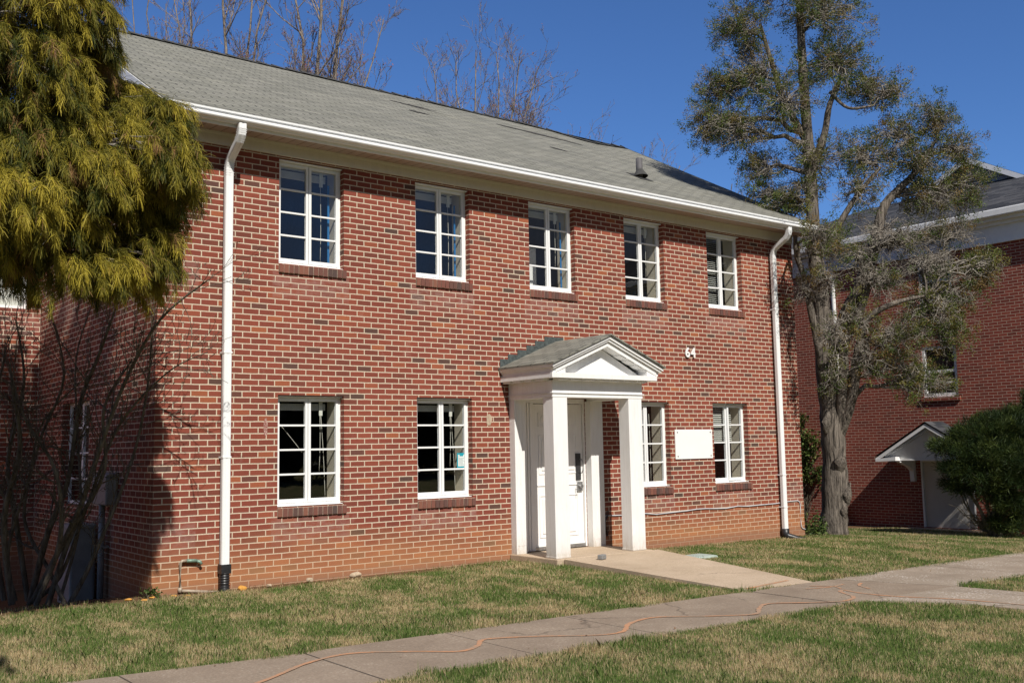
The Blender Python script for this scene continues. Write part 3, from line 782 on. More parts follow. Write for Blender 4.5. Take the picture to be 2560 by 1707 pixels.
# ---- windows
def window(x0, z0, z1, upper, idx):
    x1 = x0 + WW; yf = 0.113
    mb = MB()
    fr = 0.032
    mb.box(x0, x1, yf, .155, z1 - fr, z1); mb.box(x0, x1, yf, .155, z0, z0 + fr + .01)
    mb.box(x0, x0 + fr, yf, .155, z0 + fr + .01, z1 - fr); mb.box(x1 - fr, x1, yf, .155, z0 + fr + .01, z1 - fr)
    xm = (x0 + x1) / 2
    # flange strips: head drip and sill
    mb.box(x0 + .002, x1 - .004, .035, yf - .0015, z1 - .022, z1 - .010)
    mb.box(x0 + .002, x1 - .004, .030, yf - .0015, z0 + .006, z0 + .016)
    wf = mb.build('window', m_steel, BLD, bevel=0.003)
    rows = 4
    zi0, zi1 = z0 + fr + .012, z1 - fr - .002
    for sx, (a, b) in enumerate(((x0 + fr + .002, xm - .004), (xm + .004, x1 - fr - .002))):
        s = MB(); st = .036; yo = yf - .008
        s.box(a, a + st, yo, .145, zi0, zi1); s.box(b - st, b, yo, .145, zi0, zi1)
        s.box(a + st, b - st, yo, .145, zi1 - .040, zi1); s.box(a + st, b - st, yo, .145, zi0, zi0 + .050)
        hh = (zi1 - .040 - zi0 - .050)
        for r in range(1, rows):
            zc = zi0 + .050 + hh * r / rows
            s.box(a + st, b - st, yo + .006, .140, zc - .012, zc + .012)
        so = s.build('sash', m_steel, wf, bevel=0.003)
        if upper is False and idx == 4 and sx == 1:
            # this casement stands slightly ajar
            pv = Vector((b, .12, 0)) - Vector(BLD.location)
            so.data.transform(Matrix.Translation(pv) @ Matrix.Rotation(math.radians(3.2), 4, 'Z') @ Matrix.Translation(-pv))
    s = MB()
    s.face([(x0 + .05, .130, z0 + .06), (xm - .02, .130, z0 + .06), (xm - .02, .130, z1 - .05), (x0 + .05, .130, z1 - .05)])
    s.face([(xm + .02, .131, z0 + .06), (x1 - .05, .131, z0 + .06), (x1 - .05, .131, z1 - .05), (xm + .02, .131, z1 - .05)])
    s.build('pane', m_glass, wf)
    # plaster reveals and stool
    s = MB()
    s.box(x1 - .064, x1 + .02, .157, .37, z0 + .0, z1); s.box(x0 - .02, x0 + .040, .157, .37, z0, z1)
    s.box(x0 + .041, x1 - .065, .157, .37, z1 - .030, z1 + .02); s.box(x0 + .041, x1 - .065, .157, .40, z0 - .02, z0 + .035)
    s.build('reveal', m_plaster, wf)
    # rowlock brick sill
    s = MB(); nb = 14; r_ = random.Random(idx * 7 + upper)
    sx0, sx1 = x0 - .005, x1 + .03
    wbr = (sx1 - sx0) / nb
    s.cur = 1
    s.prism([(0.06, z0 - .122), (-.018, z0 - .122), (-.022, z0 - .012), (.11, z0 + .004), (.11, z0 - .122)], 0, sx0 + .003, sx1 - .003)
    s.cur = 0
    for q in range(nb):
        a = sx0 + q * wbr + .004; b = sx0 + (q + 1) * wbr - .005
        e = r_.uniform(-.004, .004); t = r_.uniform(-.003, .003)
        y_ = -.030 + e
        q0 = [(y_, z0 - .120 + t), (y_, z0 - .014), (.105, z0 + .006), (.105, z0 - .120 + t)]
        uo = q * .35 + idx; 
        P0 = [(a, *p) for p in q0]; P1 = [(b, *p) for p in q0]
        c0 = (idx * 1.37 + q * .2203 + upper * .7) ; rw = (q * 5 + idx * 3) % 17
        cu, cv = (round(c0 / .2203) + (.25 if rw % 2 == 0 else .25)) * .2203, 2.0 + rw * .0762 + .0762 * .35
        tiny = lambda k_: [(cu, cv), (cu + .02, cv), (cu + .02, cv + .02), (cu, cv + .02)][:k_]
        for j in range(4):
            s.face([P0[j], P0[(j+1) % 4], P1[(j+1) % 4], P1[j]], tiny(4))
        s.face(P0[::-1], tiny(4)); s.face(P1, tiny(4))
    s.build('sill', [m_sillb, m_mortar], wf)
    return wf

def blind(wf, x0, z1, drop, yb=.235):
    s = MB(); s.box(x0 + .03, x0 + WW - .17, yb - .02, yb + .02, z1 - .075, z1 - .03)
    n = 8; z = z1 - .10
    for q in range(n):
        s.box(x0 + .035, x0 + WW - .172, yb - .018, yb + .018, z - .010 - drop * q / n, z - drop * q / n - .003)
    for xx in (x0 + .06, x0 + WW - .27):
        s.box(xx, xx + .05, yb - .035, yb - .021, z1 - .26, z1 - .06)
    s.build('blind', m_blind, wf)
def cords(wf, x0, z0, z1, lst):
    s = MB()
    for (a, b, c, d) in lst:
        pts = [(x0 + a + (c - a) * t + .010 * math.sin(3 * t), .20, b + (d - b) * t) for t in np.linspace(0, 1, 6)]
        s.tube(pts, .0038, 5)
    s.build('blind_cord', m_cord, wf)
for k_, x in enumerate(XU):
    wf = window(x, *ZU, True, k_)
    if k_ < 4:
        blind(wf, x, ZU[1], .10)
        cords(wf, x, *ZU, [(.70, ZU[1] - .2, .70, ZU[0] + (.1 if k_ < 2 else .45))])
        s = MB(); s.box(x + .815, x + .845, .205, .215, ZU[0] + .03, ZU[1] - .22); 
        if k_ < 3: s.build('tape_strip', m_tape, wf)
    else:
        s = MB(); z = ZU[1] - .05; q = 0
        while z > ZU[0] + .06:
            s.face([(x + .03, .19, z - .008), (x + .62, .19, z - .008), (x + .62, .212, z + .004), (x + .03, .212, z + .004)]); z -= .036
        s.build('blind', m_blind, wf)
    if k_ == 2:
        s = MB(); s.box(x + .36, x + .64, .62, .66, 4.0, 4.95); s.build('white_panel', m_white, wf)
for k_, x in enumerate(XU):
    if k_ == 2: continue
    wf = window(x, *ZL, False, k_)
    if k_ in (0, 1):
        blind(wf, x, ZL[1], .09)
        cords(wf, x, *ZL, [(.70, 2.2, .69, 1.40), (.71, 2.2, .78, 1.0)] + ([(.03, 2.12, .44, 1.65)] if k_ == 0 else []))
    if k_ == 3: cords(wf, x, *ZL, [(.66, 2.2, .665, 1.0)])
    if k_ == 4:
        s = MB(); z = 2.34
        while z > 1.72:
            s.face([(x + .03, .19, z - .010), (x + .72, .19, z - .010), (x + .72, .212, z + .006), (x + .03, .212, z + .006)]); z -= .036
        s.build('blind', m_blind, wf)
# side window and wing window
mb = MB()
y0, y1, z0, z1 = SIDE
for (a, b, c, d) in ((y0, y1, z1 - .05, z1), (y0, y1, z0, z0 + .05), (y0, y0 + .05, z0 + .05, z1 - .05), (y1 - .05, y1, z0 + .05, z1 - .05), ((y0+y1)/2 - .04, (y0+y1)/2 + .04, z0 + .05, z1 - .05)):
    mb.box(.113, .15, a, b, c, d)
for t in (.25, .5, .75): mb.box(.118, .145, y0 + .05, y1 - .05, z0 + (z1 - z0) * t - .012, z0 + (z1 - z0) * t + .012)
wf = mb.build('window', m_steel, BLD)
mb = MB(); mb.face([(.13, y0 + .03, z0 + .03), (.13, y1 - .03, z0 + .03), (.13, y1 - .03, z1 - .03), (.13, y0 + .03, z1 - .03)]); mb.build('pane', m_glass, wf)
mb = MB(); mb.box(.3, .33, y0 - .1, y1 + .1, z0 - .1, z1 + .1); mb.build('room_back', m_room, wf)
mb = MB()
x0, x1, z0, z1 = WINGWIN
for (a, b, c, d) in ((x0, x1, z1 - .05, z1), (x0, x1, z0, z0 + .06), (x0, x0 + .05, z0 + .06, z1 - .05), (x1 - .05, x1, z0 + .06, z1 - .05), ((x0+x1)/2 - .04, (x0+x1)/2 + .04, z0 + .06, z1 - .05)):
    mb.box(a, b, 5.85 + .113, 5.85 + .15, c, d)
wf = mb.build('window', m_steel, BLD)
mb = MB(); mb.face([(x0 + .03, 5.98, z0 + .03), (x1 - .03, 5.98, z0 + .03), (x1 - .03, 5.98, z1 - .03), (x0 + .03, 5.98, z1 - .03)]); mb.build('pane', m_glass, wf)
mb = MB(); mb.box(x0 - .1, x1 + .1, 6.03, 6.06, z0 - .1, z1 + .1); mb.build('curtain', m_blind, wf)

# ---- door
mb = MB()
mb.box(5.845, 6.865, .05, .095, .135, 2.335)
for (a, b, c, d) in ((5.96, 6.30, 1.98, 2.20), (6.41, 6.75, 1.98, 2.20), (5.96, 6.30, 1.24, 1.85), (6.41, 6.75, 1.24, 1.85), (5.96, 6.30, .27, .92), (6.41, 6.75, .27, .92)):
    e = .018
    mb.box(a, b, .040, .0515, d - e, d); mb.box(a, b, .040, .0515, c, c + e); mb.box(a, a + e, .040, .0515, c + e, d - e); mb.box(b - e, b, .040, .0515, c + e, d - e)
    mb.prism([(a + .06, c + .06), (b - .06, c + .06), (b - .06, d - .06), (a + .06, d - .06)], 1, .038, .0515)
mb.box(5.845, 6.865, .036, .0515, 1.06, 1.075); mb.box(5.845, 6.865, .036, .0515, .135, .165)
door = mb.build('door', m_white, BLD, bevel=0.003)
mb = MB(); mb.box(6.715, 6.815, .030, .0485, 1.13, 1.555); mb.build('push_plate', plain('black_steel_plate', (0.03,0.03,0.032), 0.4, .3), door, bevel=.002)
mb = MB(); mb.tube([(6.79, .03, 1.46), (6.80, -.01, 1.455), (6.805, -.025, 1.42), (6.805, -.025, 1.28), (6.80, -.01, 1.245), (6.79, .03, 1.24)], .009, 8); mb.build('handle', m_metal, door)
mb = MB(); mb.box(6.73, 6.835, .02, .0495, .955, 1.105); mb.tube([(6.775, .02, 1.035), (6.775, -.035, 1.035)], .028, 12); mb.tube([(6.70, .04, 1.0), (6.69, .0, .98), (6.70, .01, .88)], .006, 6); mb.build('lock', m_metal, door, bevel=.003)
mb = MB(); mb.box(5.845, 6.865, .02, .10, .085, .132); mb.build('threshold', m_metal, door)
mb = MB()
mb.box(5.575, 5.84, .012, .11, .085, 2.345); mb.box(6.87, 6.925, .012, .11, .085, 2.345); mb.box(5.575, 6.925, .012, .11, 2.3455, 2.48)
for q in range(4): mb.box(5.60 + q * .052, 5.60 + q * .052 + .034, -.004, .0125, .10, 2.34)
mb.box(5.82, 5.843, .03, .0505, .135, 2.335) if False else None
mb.build('door_frame', m_white, BLD, bevel=0.003)

# ---- portico
POR = MB()
ZT = 2.38
POR.box(5.33, 7.24, -1.10, -.004, -.16, .078)
por = POR.build('portico', m_conc_tan, BLD, bevel=0.012)
for (a, b) in ((5.362, 5.635), (6.875, 7.155)):
    mb = MB(); mb.box(a, b, -1.04, -.815, .079, ZT); mb.box(a - .004, b + .004, -1.044, -.811, .079, .11); mb.build('column', m_wood, por, bevel=.006)
for (a, b) in ((5.362, 5.572), (6.90, 7.165)):
    mb = MB(); mb.box(a, b, -.13, -.001, .079, ZT)
    for q in range(3):
        w_ = (b - a - .04) / 3
        mb.box(a + .02 + q * w_ + .008, a + .02 + (q + 1) * w_ - .008, -.1335, -.1305 + .001, .2, ZT - .06)
    mb.build('pilaster', m_wood, por, bevel=.004)
xa, xb, yf = 5.352, 7.178, -1.045
mb = MB()
def beam(x0, x1, y0, z0, z1, th=.24):
    mb.box(x0, x1, y0, y0 + th, z0, z1)
    mb.box(x0, x0 + th, y0 + th, -.001, z0, z1); mb.box(x1 - th, x1, y0 + th, -.001, z0, z1)
beam(xa, xb, yf, ZT, 2.435)
beam(xa - .018, xb + .018, yf - .018, 2.4352, 2.450)
beam(xa + .004, xb - .004, yf + .004, 2.4502, 2.628)
mb.box(xa + .2, xb - .2, -.80, -.005, 2.455, 2.47)
mb.build('entablature', m_wood, por, bevel=.003)
mb = MB()
# dentils under the cornice
n = 7
for q in range(n):
    a = xa + .02 + q * (xb - xa - .04 - .20) / (n - 1)
    mb.box(a, a + .20, yf - .13, yf + .0035, 2.622, 2.6485)
for q in range(4):
    c = -.98 + q * .26
    mb.box(xa - .12, xa + .0035, c, c + .18, 2.622, 2.6485); mb.box(xb - .0035, xb + .12, c, c + .18, 2.622, 2.6485)
mb.build('dentil_band', m_wood, por, bevel=.003)
mb = MB()
X0, X1, XP = 5.205, 7.325, 6.30
YF = -1.225
mb.box(X0, X1, YF, yf + .2, 2.649, 2.722)
mb.box(X0, X0 + .35, yf + .2, -.001, 2.649, 2.722); mb.box(X1 - .35, X1, yf + .2, -.001, 2.649, 2.722)
# crown along both eaves
SL = 0.405
ZA = 3.325
zr = lambda x: ZA - abs(x - XP) * SL
for s_, xe in ((1, 5.175), (-1, 7.425)):
    ze = zr(xe) - .03
    pf = [(xe, ze), (xe + s_ * .012, ze - .035), (xe + s_ * .05, ze - .07), (xe + s_ * .06, 2.7225), (xe + s_ * .30, 2.7225), (xe + s_ * .30, zr(xe + s_ * .3) - .035)]
    mb.prism(pf, 1, YF + .02, -.001)
mb.build('cornice', m_wood, por, bevel=.002)
mb = MB()
def rake(y0, y1, t0, t1, xin=0.0):
    """pair of raking boards between depth t0 and t1 (metres below roof line)"""
    for s_ in (-1, 1):
        xe = XP + s_ * (1.118 - xin)
        q = [(XP, ZA - t0), (xe, zr(xe) - t0), (xe - s_ * (t1 - t0) * .0, zr(xe) - t1), (XP, ZA - t1)]
        mb.prism(q, 1, y0, y1)
rake(-1.275, -1.02, .026, .075)
rake(-1.250, -1.02, .0752, .110, .03)
rake(-1.215, -1.02, .1102, .185, .10)
# tympanum and its recessed inner frame
mb.face([(5.45, -1.03, 2.722), (7.15, -1.03, 2.722), (XP, -1.03, 3.14)])
for s_ in (-1, 1):
    for q in range(4):
        t = .28 + q * .17
        x = XP + s_ * t
        pz = zr(x) - .187
        mb.prism([(x, pz), (x + s_ * .11, pz - .11 * SL), (x + s_ * .11, pz - .11 * SL - .012), (x, pz - .012)], 1, -1.20, -1.035)
mb.prism([(XP, 2.975), (XP - .40, 2.80), (XP - .52, 2.724), (XP + .52, 2.724), (XP + .40, 2.80)], 1, -1.075, -1.029)
mb.build('pediment', m_wood, por)
mb = MB()
for s_, xe in ((-1, 5.165), (1, 7.44)):
    L_ = math.hypot(1, SL); ln = abs(xe - XP) * L_
    for yy0, yy1 in ((-1.31, -.87), (-.87, -.44), (-.44, -.003)):
        mb.face([(xe, yy0, zr(xe)), (xe, yy1, zr(xe)), (XP, yy1, ZA), (XP, yy0, ZA)], [(yy0, 0), (yy1, 0), (yy1, ln), (yy0, ln)])
        mb.face([(xe, yy0, zr(xe) - .024), (xe, yy1, zr(xe) - .024), (XP, yy1, ZA - .024), (XP, yy0, ZA - .024)])
    mb.face([(xe, -1.31, zr(xe)), (xe, -1.31, zr(xe) - .024), (XP, -1.31, ZA - .024), (XP, -1.31, ZA)])
    mb.face([(xe, -1.31, zr(xe)), (xe, -.003, zr(xe)), (xe, -.003, zr(xe) - .024), (xe, -1.31, zr(xe) - .024)])
mb.build('portico_roof', [m_roof], por)
mb = MB()
for (a, b, z) in ((5.20, 5.36, 3.005), (5.355, 5.545, 3.083), (5.54, 5.725, 3.160), (5.72, 5.90, 3.240), (5.895, 6.09, 3.318), (6.085, 6.475, 3.395)):
    mb.box(a, b, -.010 - (a - 5.2) * .002, -.001, zr(min(a, XP)) - .04 if a < XP else 3.2, z)
for (a, b, z) in ((6.47, 6.70, 3.318), (6.69, 6.90, 3.24), (6.89, 7.10, 3.16), (7.09, 7.28, 3.083), (7.27, 7.46, 3.0)):
    mb.box(a, b, -.012, -.001, zr(b) - .04, z - .03)
mb.build('step_flashing', m_lead, por)

# ------------------------------------------------------------------ things on and by the wall
t = empty('house_number', (9.435, -.012, 3.285), 'white raised house number 64 on the brick wall right of the portico', 'house number')
for ch, x in (('6', 9.292), ('4', 9.438)):
    cu = bpy.data.curves.new('digit', 'FONT'); cu.body = ch; cu.size = .235; cu.extrude = .010; cu.offset = .0045; cu.bevel_depth = .001
    tmp = bpy.data.objects.new('tmp', cu); COL.objects.link(tmp)
    dg = bpy.context.evaluated_depsgraph_get()
    me = bpy.data.meshes.new_from_object(tmp.evaluated_get(dg))
    bpy.data.objects.remove(tmp)
    me.transform(Matrix.Translation(Vector((x - 9.435, -.012, 3.203 - 3.285))) @ Matrix.Rotation(math.pi / 2, 4, 'X'))
    me.materials.clear(); me.materials.append(m_white)
    o = bpy.data.objects.new('digit', me); COL.objects.link(o); o.parent = t
t = empty('sign_board', (9.445, -.012, 1.667), 'blank white rectangular sign board screwed to the brick wall', 'sign')
mb = MB(); mb.box(8.967, 9.924, -.022, -.002, 1.412, 1.923); mb.build('board', m_sign, t, bevel=.003)
for x, z in ((9.02, 1.875), (9.87, 1.875), (9.02, 1.46), (9.87, 1.46)):
    mb = MB(); mb.tube([(x, -.021, z), (x, -.028, z)], .011, 10); mb.build('screw', plain('dark_screw', (0.05,0.05,0.05), .5), t)
mb = MB()
pts = [(7.16, -.012, .545), (7.6, -.012, .53), (8.202, -.012, .528), (8.45, -.012, .50), (8.734, -.012, .51), (9.192, -.012, .52), (9.45, -.012, .535), (9.704, -.012, .533), (9.95, -.012, .52), (10.233, -.012, .512), (10.55, -.012, .535), (10.826, -.012, .519), (11.2, -.012, .525), (11.625, -.012, .528), (12.05, -.012, .55), (12.30, -.012, .552), (12.36, -.012, .53), (12.385, -.012, .47), (12.38, -.012, .25), (12.385, -.012, .06), (12.42, -.012, .02), (12.50, -.012, 0.0), (12.56, .03, -.01)]
mb.tube(pts, .011, 6); tag(mb.build('cable', m_cable), 'thin grey cable running along the low brick wall right of the portico', 'cable')
mb = MB()
for off in (0, .02, .035):
    mb.tube([(6.80 + .55 - off, -.02, .62), (7.30 - off * 2, -.03, .45 + off), (7.34 - off, -.03, .30), (7.28 + off, -.02, .22), (7.24, -.03, .40 + off), (7.31 + off, -.02, .56)], .0045, 5)
mb.tube([(7.26, -.02, .58), (7.22, -.03, .42), (7.25, -.02, .28), (7.20, -.02, .10)], .0045, 5)
tag(mb.build('loose_wire', m_black), 'tangled loose black wire hanging on the brick between door and column', 'wire')
mb = MB()
mb.tube([(.40, -.045, .385), (.52, -.05, .375)], .022, 8); mb.tube([(.52, -.05, .375), (.56, -.06, .36), (.575, -.06, .33)], .02, 8)
t = empty('water_tap', (.35, -.04, 0), 'old outdoor water tap on a bent pipe at the left wall corner', 'tap')
mb.build('tap', m_patina, t)
mb = MB(); mb.tube([(.40, -.045, .385), (.345, -.045, .385), (.325, -.045, .365), (.325, -.045, .06), (.34, -.045, .035), (.40, -.05, .03), (.78, -.09, -.02)], .019, 8); mb.tube([(.325, -.045, .02), (.325, -.045, .075)], .027, 8)
mb.build('pipe', m_pipe, t)
mb = MB(); mb.box(.395, .415, -.015, -.001, .37, .40); mb.build('wall_flange', m_pipe, t)
for nm, lab, (x0, x1, y0, y1, z0, z1), nme in (
        ('utility_cabinet', 'tall grey steel utility cabinet standing against the shaded side wall', (-.42, -.10, 1.95, 2.55, -.30, .76), 'cabinet'),
        ('meter_box', 'grey electric meter box mounted on the side wall above the conduit', (-.16, -.002, 1.36, 2.0, 1.02, 1.43), 'box')):
    t = empty(nm, ((x0+x1)/2, (y0+y1)/2, z0), lab, nme)
    mb = MB(); mb.box(x0, x1, y0, y1, z0, z1 - .05); mb.build('case', m_greybox, t, bevel=.02)
    mb = MB(); mb.prism([(x0 - .015, z1 - .049), (x1 + .0, z1 - .049), (x1 + .0, z1), (x0 + .02, z1 - .01)], 1, y0 - .015, y1 + .015); mb.build('lid', m_greybox, t, bevel=.008)
    mb = MB(); mb.box(x0 + .02, x1 - .03, y0 - .006, y0 + .001, z0 + .08, z1 - .10); mb.build('front_panel', m_greybox, t, bevel=.003)
t = empty('conduit', (-.09, 1.75, -.2), 'dark vertical electrical conduit below the meter box on the side wall', 'pipe')
mb = MB(); mb.tube([(-.09, 1.75, -.3), (-.09, 1.75, 1.02)], .04, 10); mb.build('pipe', m_greybox, t)
mb = MB(); mb.box(-.135, -.001, 1.70, 1.80, .45, .48); mb.build('bracket', m_greybox, t)
t = empty('valve_box', (7.78, -1.45, -.07), 'flat pale green valve box lid in the lawn right of the entrance walk', 'lid')
mb = MB(); mb.box(7.52, 8.02, -1.72, -1.33, -.12, -.02); mb.build('lid', m_lid, t, bevel=.025)
mb = MB(); mb.box(7.60, 7.70, -1.68, -1.64, -.021, -.014); mb.build('finger_pull', m_lid, t)

def rock(name, c, r, mat, seed, lab, cat='rock', group=None):
    bm = bmesh.new(); bmesh.ops.create_icosphere(bm, subdivisions=3, radius=1)
    rg = np.random.default_rng(seed); pl = rg.normal(size=(9, 3)); pl /= np.linalg.norm(pl, axis=1, keepdims=True); dd = rg.uniform(.62, .95, 9)
    for v in bm.verts:
        p = np.array(v.co)
        for n_, d_ in zip(pl, dd):
            e = p @ n_ - d_
            if e > 0: p = p - n_ * e
        v.co = p * np.array(r)
    me = bpy.data.meshes.new(name); bm.to_mesh(me); bm.free(); me.materials.append(mat)
    o = bpy.data.objects.new(name, me); COL.objects.link(o); o.location = c
    return tag(o, lab, cat, group)
mb = MB(); mb.box(-.068, .068, -.04, .04, 0, .068)
o = mb.build('stone_block', m_conc_block, bevel=.012); o.location = (5.87, -1.44, .066); o.rotation_euler = (0, 0, .35)
tag(o, 'small rough grey stone block lying on the tan entrance walk', 'block')
rock('ochre_stone', (1.0, -.28, .02), (0.066, 0.047, 0.043), m_ochre, 1, 'bright ochre stone on the soil just right of the left drain boot', 'stone')
rock('pale_stone', (2.62, -.16, .03), (0.094, 0.055, 0.043), m_rock, 2, 'larger pale stone at the wall foot below the second lower window', 'stone')
rock('grey_pebble', (1.38, -.22, .015), (0.039, 0.031, 0.023), m_rock, 3, 'small pale pebble on the soil below the first lower window', 'stone')
rock('brown_stone', (1.98, -.12, .02), (0.051, 0.039, 0.035), m_rock, 4, 'small brown stone against the brick below the first lower window sill', 'stone')
for q, (x, y) in enumerate(((-.05, -.20), (.18, -.24), (-.30, -.12), (.30, -.35), (-.18, -.32))):
    rock('ochre_chip', (x, y, float(zg(x, y)) + .012), (.045, .03, .016), m_ochre, 20 + q, 'flat ochre stone chip on the soil by the left building corner', 'stone', 'ochre stone chips by the building corner')

# lamp and card behind the second lower window
t = empty('table_lamp', (4.10, .95, .72), 'table lamp with pale cone shade inside the second lower window', 'lamp')
mb = MB(); mb.tube([(4.10, .95, 1.33), (4.10, .95, 1.66)], [.22, .10], 28, False); mb.build('lamp_shade', m_shade, t)
mb = MB(); mb.tube([(4.10, .95, .72), (4.10, .95, .76), (4.10, .95, .95), (4.10, .95, 1.10), (4.10, .95, 1.36)], [.09, .03, .055, .02, .012], 16); mb.build('lamp_base', m_brass, t)
t = empty('side_table', (4.1, .95, .02), 'dark table carrying the lamp behind the second lower window', 'table')
mb = MB(); mb.box(3.85, 4.4, .72, 1.2, .68, .72); mb.build('table_top', m_room, t)
for x, y in ((3.88, .75), (4.35, .75), (3.88, 1.15), (4.35, 1.15)):
    mb = MB(); mb.box(x, x + .03, y, y + .03, .021, .679); mb.build('leg', m_room, t)
t = empty('notice_card', (4.56, .122, 1.50), 'teal bordered notice card stuck in the second lower window', 'card')
mb = MB(); mb.box(4.475, 4.63, .1245, .1285, 1.385, 1.60); mb.build('card_border', m_teal, t)
mb = MB(); mb.box(4.492, 4.613, .1225, .1246, 1.405, 1.575); mb.build('paper', m_paper, t)
mb = MB()
for q in range(7): mb.box(4.505, 4.60 - (q % 3) * .012, .1215, .1226, 1.425 + q * .016, 1.430 + q * .016)
mb.build('print_line', m_ink, t)
mb = MB(); mb.box(4.52, 4.585, .1213, .1227, 1.553, 1.60); mb.build('header', m_teal, t)

# old mortar blotch left of the portico
rg = np.random.default_rng(3)
def blotch(cx, cz, rx, rz, mat, y, lab, name, seed, cat):
    rg = np.random.default_rng(seed); n = 22
    mb = MB(); P0 = []
    for q in range(n):
        a = 2 * math.pi * q / n; r_ = rg.uniform(.75, 1.1); P0.append((cx + rx * r_ * math.cos(a), cz + rz * r_ * math.sin(a)))
    mb.prism(P0, 1, y, -.0005); return tag(mb.build(name, mat), lab, cat)
blotch(4.98 + .0, 2.09, .055, .095, m_patch, -.006, 'rough oval mortar patch on the brick just left of the portico', 'mortar_patch', 5, 'patch')

m_smear = NT('pale_paint_smear'); _n = m_smear.noise(m_smear.coord(), 70, 4, .8)
m_smear.color(m_smear.mix(m_smear.ramp(_n, [(.42, 0.0), (.55, 1.0)]), (.56, .40, .34), (.20, .06, .045))); m_smear.rough(.9)
blotch(1.415, 1.985, .030, .125, m_smear.mat, -.003, 'faint pale paint smear on the brick left of the first lower window', 'paint_smear', 8, 'smear')

# ------------------------------------------------------------------ orange marking line
def ribbon(mb, pts, w, lift=.0205):
    pts = [np.array(p, float) for p in pts]
    # catmull-rom
    out = []
    for i in range(len(pts) - 1):
        p0, p1, p2, p3 = pts[max(i-1, 0)], pts[i], pts[i+1], pts[min(i+2, len(pts)-1)]
        for t in np.linspace(0, 1, 9)[:-1]:
            out.append(.5 * ((2*p1) + (-p0+p2)*t + (2*p0-5*p1+4*p2-p3)*t*t + (-p0+3*p1-3*p2+p3)*t**3))
    out.append(pts[-1]); r_ = random.Random(len(pts))
    L = []; R_ = []
    for i, p in enumerate(out):
        d = out[min(i+1, len(out)-1)] - out[max(i-1, 0)]; d /= np.linalg.norm(d) + 1e-9
        n = np.array([-d[1], d[0]]); ww = w * r_.uniform(.7, 1.15)
        def Z(q): return (zent(q[0], q[1]) if q[1] > -4.385 else float(zg(*q)) + lift) + .0035
        a, b = p + n * ww, p - n * ww
        L.append((*a, Z(a))); R_.append((*b, Z(b)))
    for i in range(len(out) - 1): mb.face([R_[i], R_[i+1], L[i+1], L[i]])
t = empty('paint_line', (3.0, -5.1, 0), 'wavy orange spray paint line on the concrete sidewalk', 'paint line')
mb = MB()
ribbon(mb, [(-2.6, -5.6), (-1.8, -5.55), (-.888, -5.131), (-.359, -4.80), (.078, -4.72), (.5, -4.98), (.794, -5.22), (1.05, -5.12), (1.281, -4.92), (1.7, -5.1), (2.15, -5.4), (2.449, -5.42), (2.8, -5.15), (3.239, -5.05), (3.7, -5.35), (4.125, -5.55), (4.45, -5.35), (4.795, -5.20), (5.2, -5.45), (5.525, -5.6), (5.80, -5.55), (5.98, -5.40), (6.15, -5.15), (6.298, -5.107), (6.22, -5.35), (6.26, -5.75), (6.50, -6.2), (6.62, -6.6), (6.72, -7.3)], .024)
mb.build('stripe', m_orange, t)
mb = MB(); ribbon(mb, [(5.52, -4.3), (6.0, -4.22), (6.5, -4.15)], .028); ribbon(mb, [(6.30, -4.62), (6.48, -4.82), (6.38, -5.0)], .018); ribbon(mb, [(6.05, -4.75), (6.42, -4.83), (6.75, -4.78)], .022); ribbon(mb, [(6.62, -5.22), (6.78, -4.98), (7.0, -4.86)], .02)
mb.build('arrow_mark', m_orange, t)

# ------------------------------------------------------------------ neighbouring building
B2 = empty('neighbour_building', (23, -2, -.5), 'darker red brick building with charcoal roof beyond the tree at right', 'building')
XB = 18.3
YA, YB_ = -13.0, 7.0
mb = MB()
W2 = [(-.12, .72, 4.86, 5.93), (-.12, .74, 2.66, 3.86)]
D2 = (-.36, .93, -.36, 1.19)
wall_plane(mb, W2 + [D2], YA, YB_, -1.5, 6.1, lambda a, z, d: (XB + d, a, z), rev=.1)
wall_plane(mb, [], XB, XB + 12, -1.5, 6.1, lambda a, z, d: (a, YB_ - d, z))
wall_plane(mb, [], XB, XB + 12, -1.5, 6.1, lambda a, z, d: (a, YA + d, z))
mb.build('wall', m_brick2, B2, weld=False)
mb = MB()
mb.box(XB - .03, XB + .1, YA - .03, YB_ + .03, 6.02, 6.42); mb.box(XB - .10, XB + .1, YA - .1, YB_ + .1, 6.4205, 6.50); mb.box(XB - .20, XB + .1, YA - .2, YB_ + .2, 6.5005, 6.60)
mb.box(XB - .05, XB - .0305, YA - .03, YB_ + .03, 6.02, 6.09)
mb.build('cornice', m_bluegrey, B2)
mb = MB(); mb.box(XB - .32, XB - .2005, YA - .3, YB_ + .3, 6.58, 6.74); mb.build('gutter', m_bluegrey, B2, bevel=.02)
mb = MB()
XE, ZE2, SP = XB - .30, 6.735, 0.45
XG = 21.3; ZGT = ZE2 + SP * (XG - XE)
yp, hw = .79, 1.30
run = XG - XE
# main slope toward us, with hips each side of a small louvred gable
yl, yr_ = YB_ + .3, YA - .3
q0 = [(XE, yl, ZE2), (XE, yr_, ZE2), (XG, yr_ + run * .0, ZGT), (XG, yl - run, ZGT)]
mb.face(q0, [(q[1], (q[0] - XE) * 1.2) for q in q0])
hipf = [(XE, yl, ZE2), (XG, yl - run, ZGT), (XG + 7, yl - run, ZGT), (XG + 7, yl, ZE2)]
mb.face(hipf, [(q[0], (yl - q[1]) * 1.2) for q in hipf])
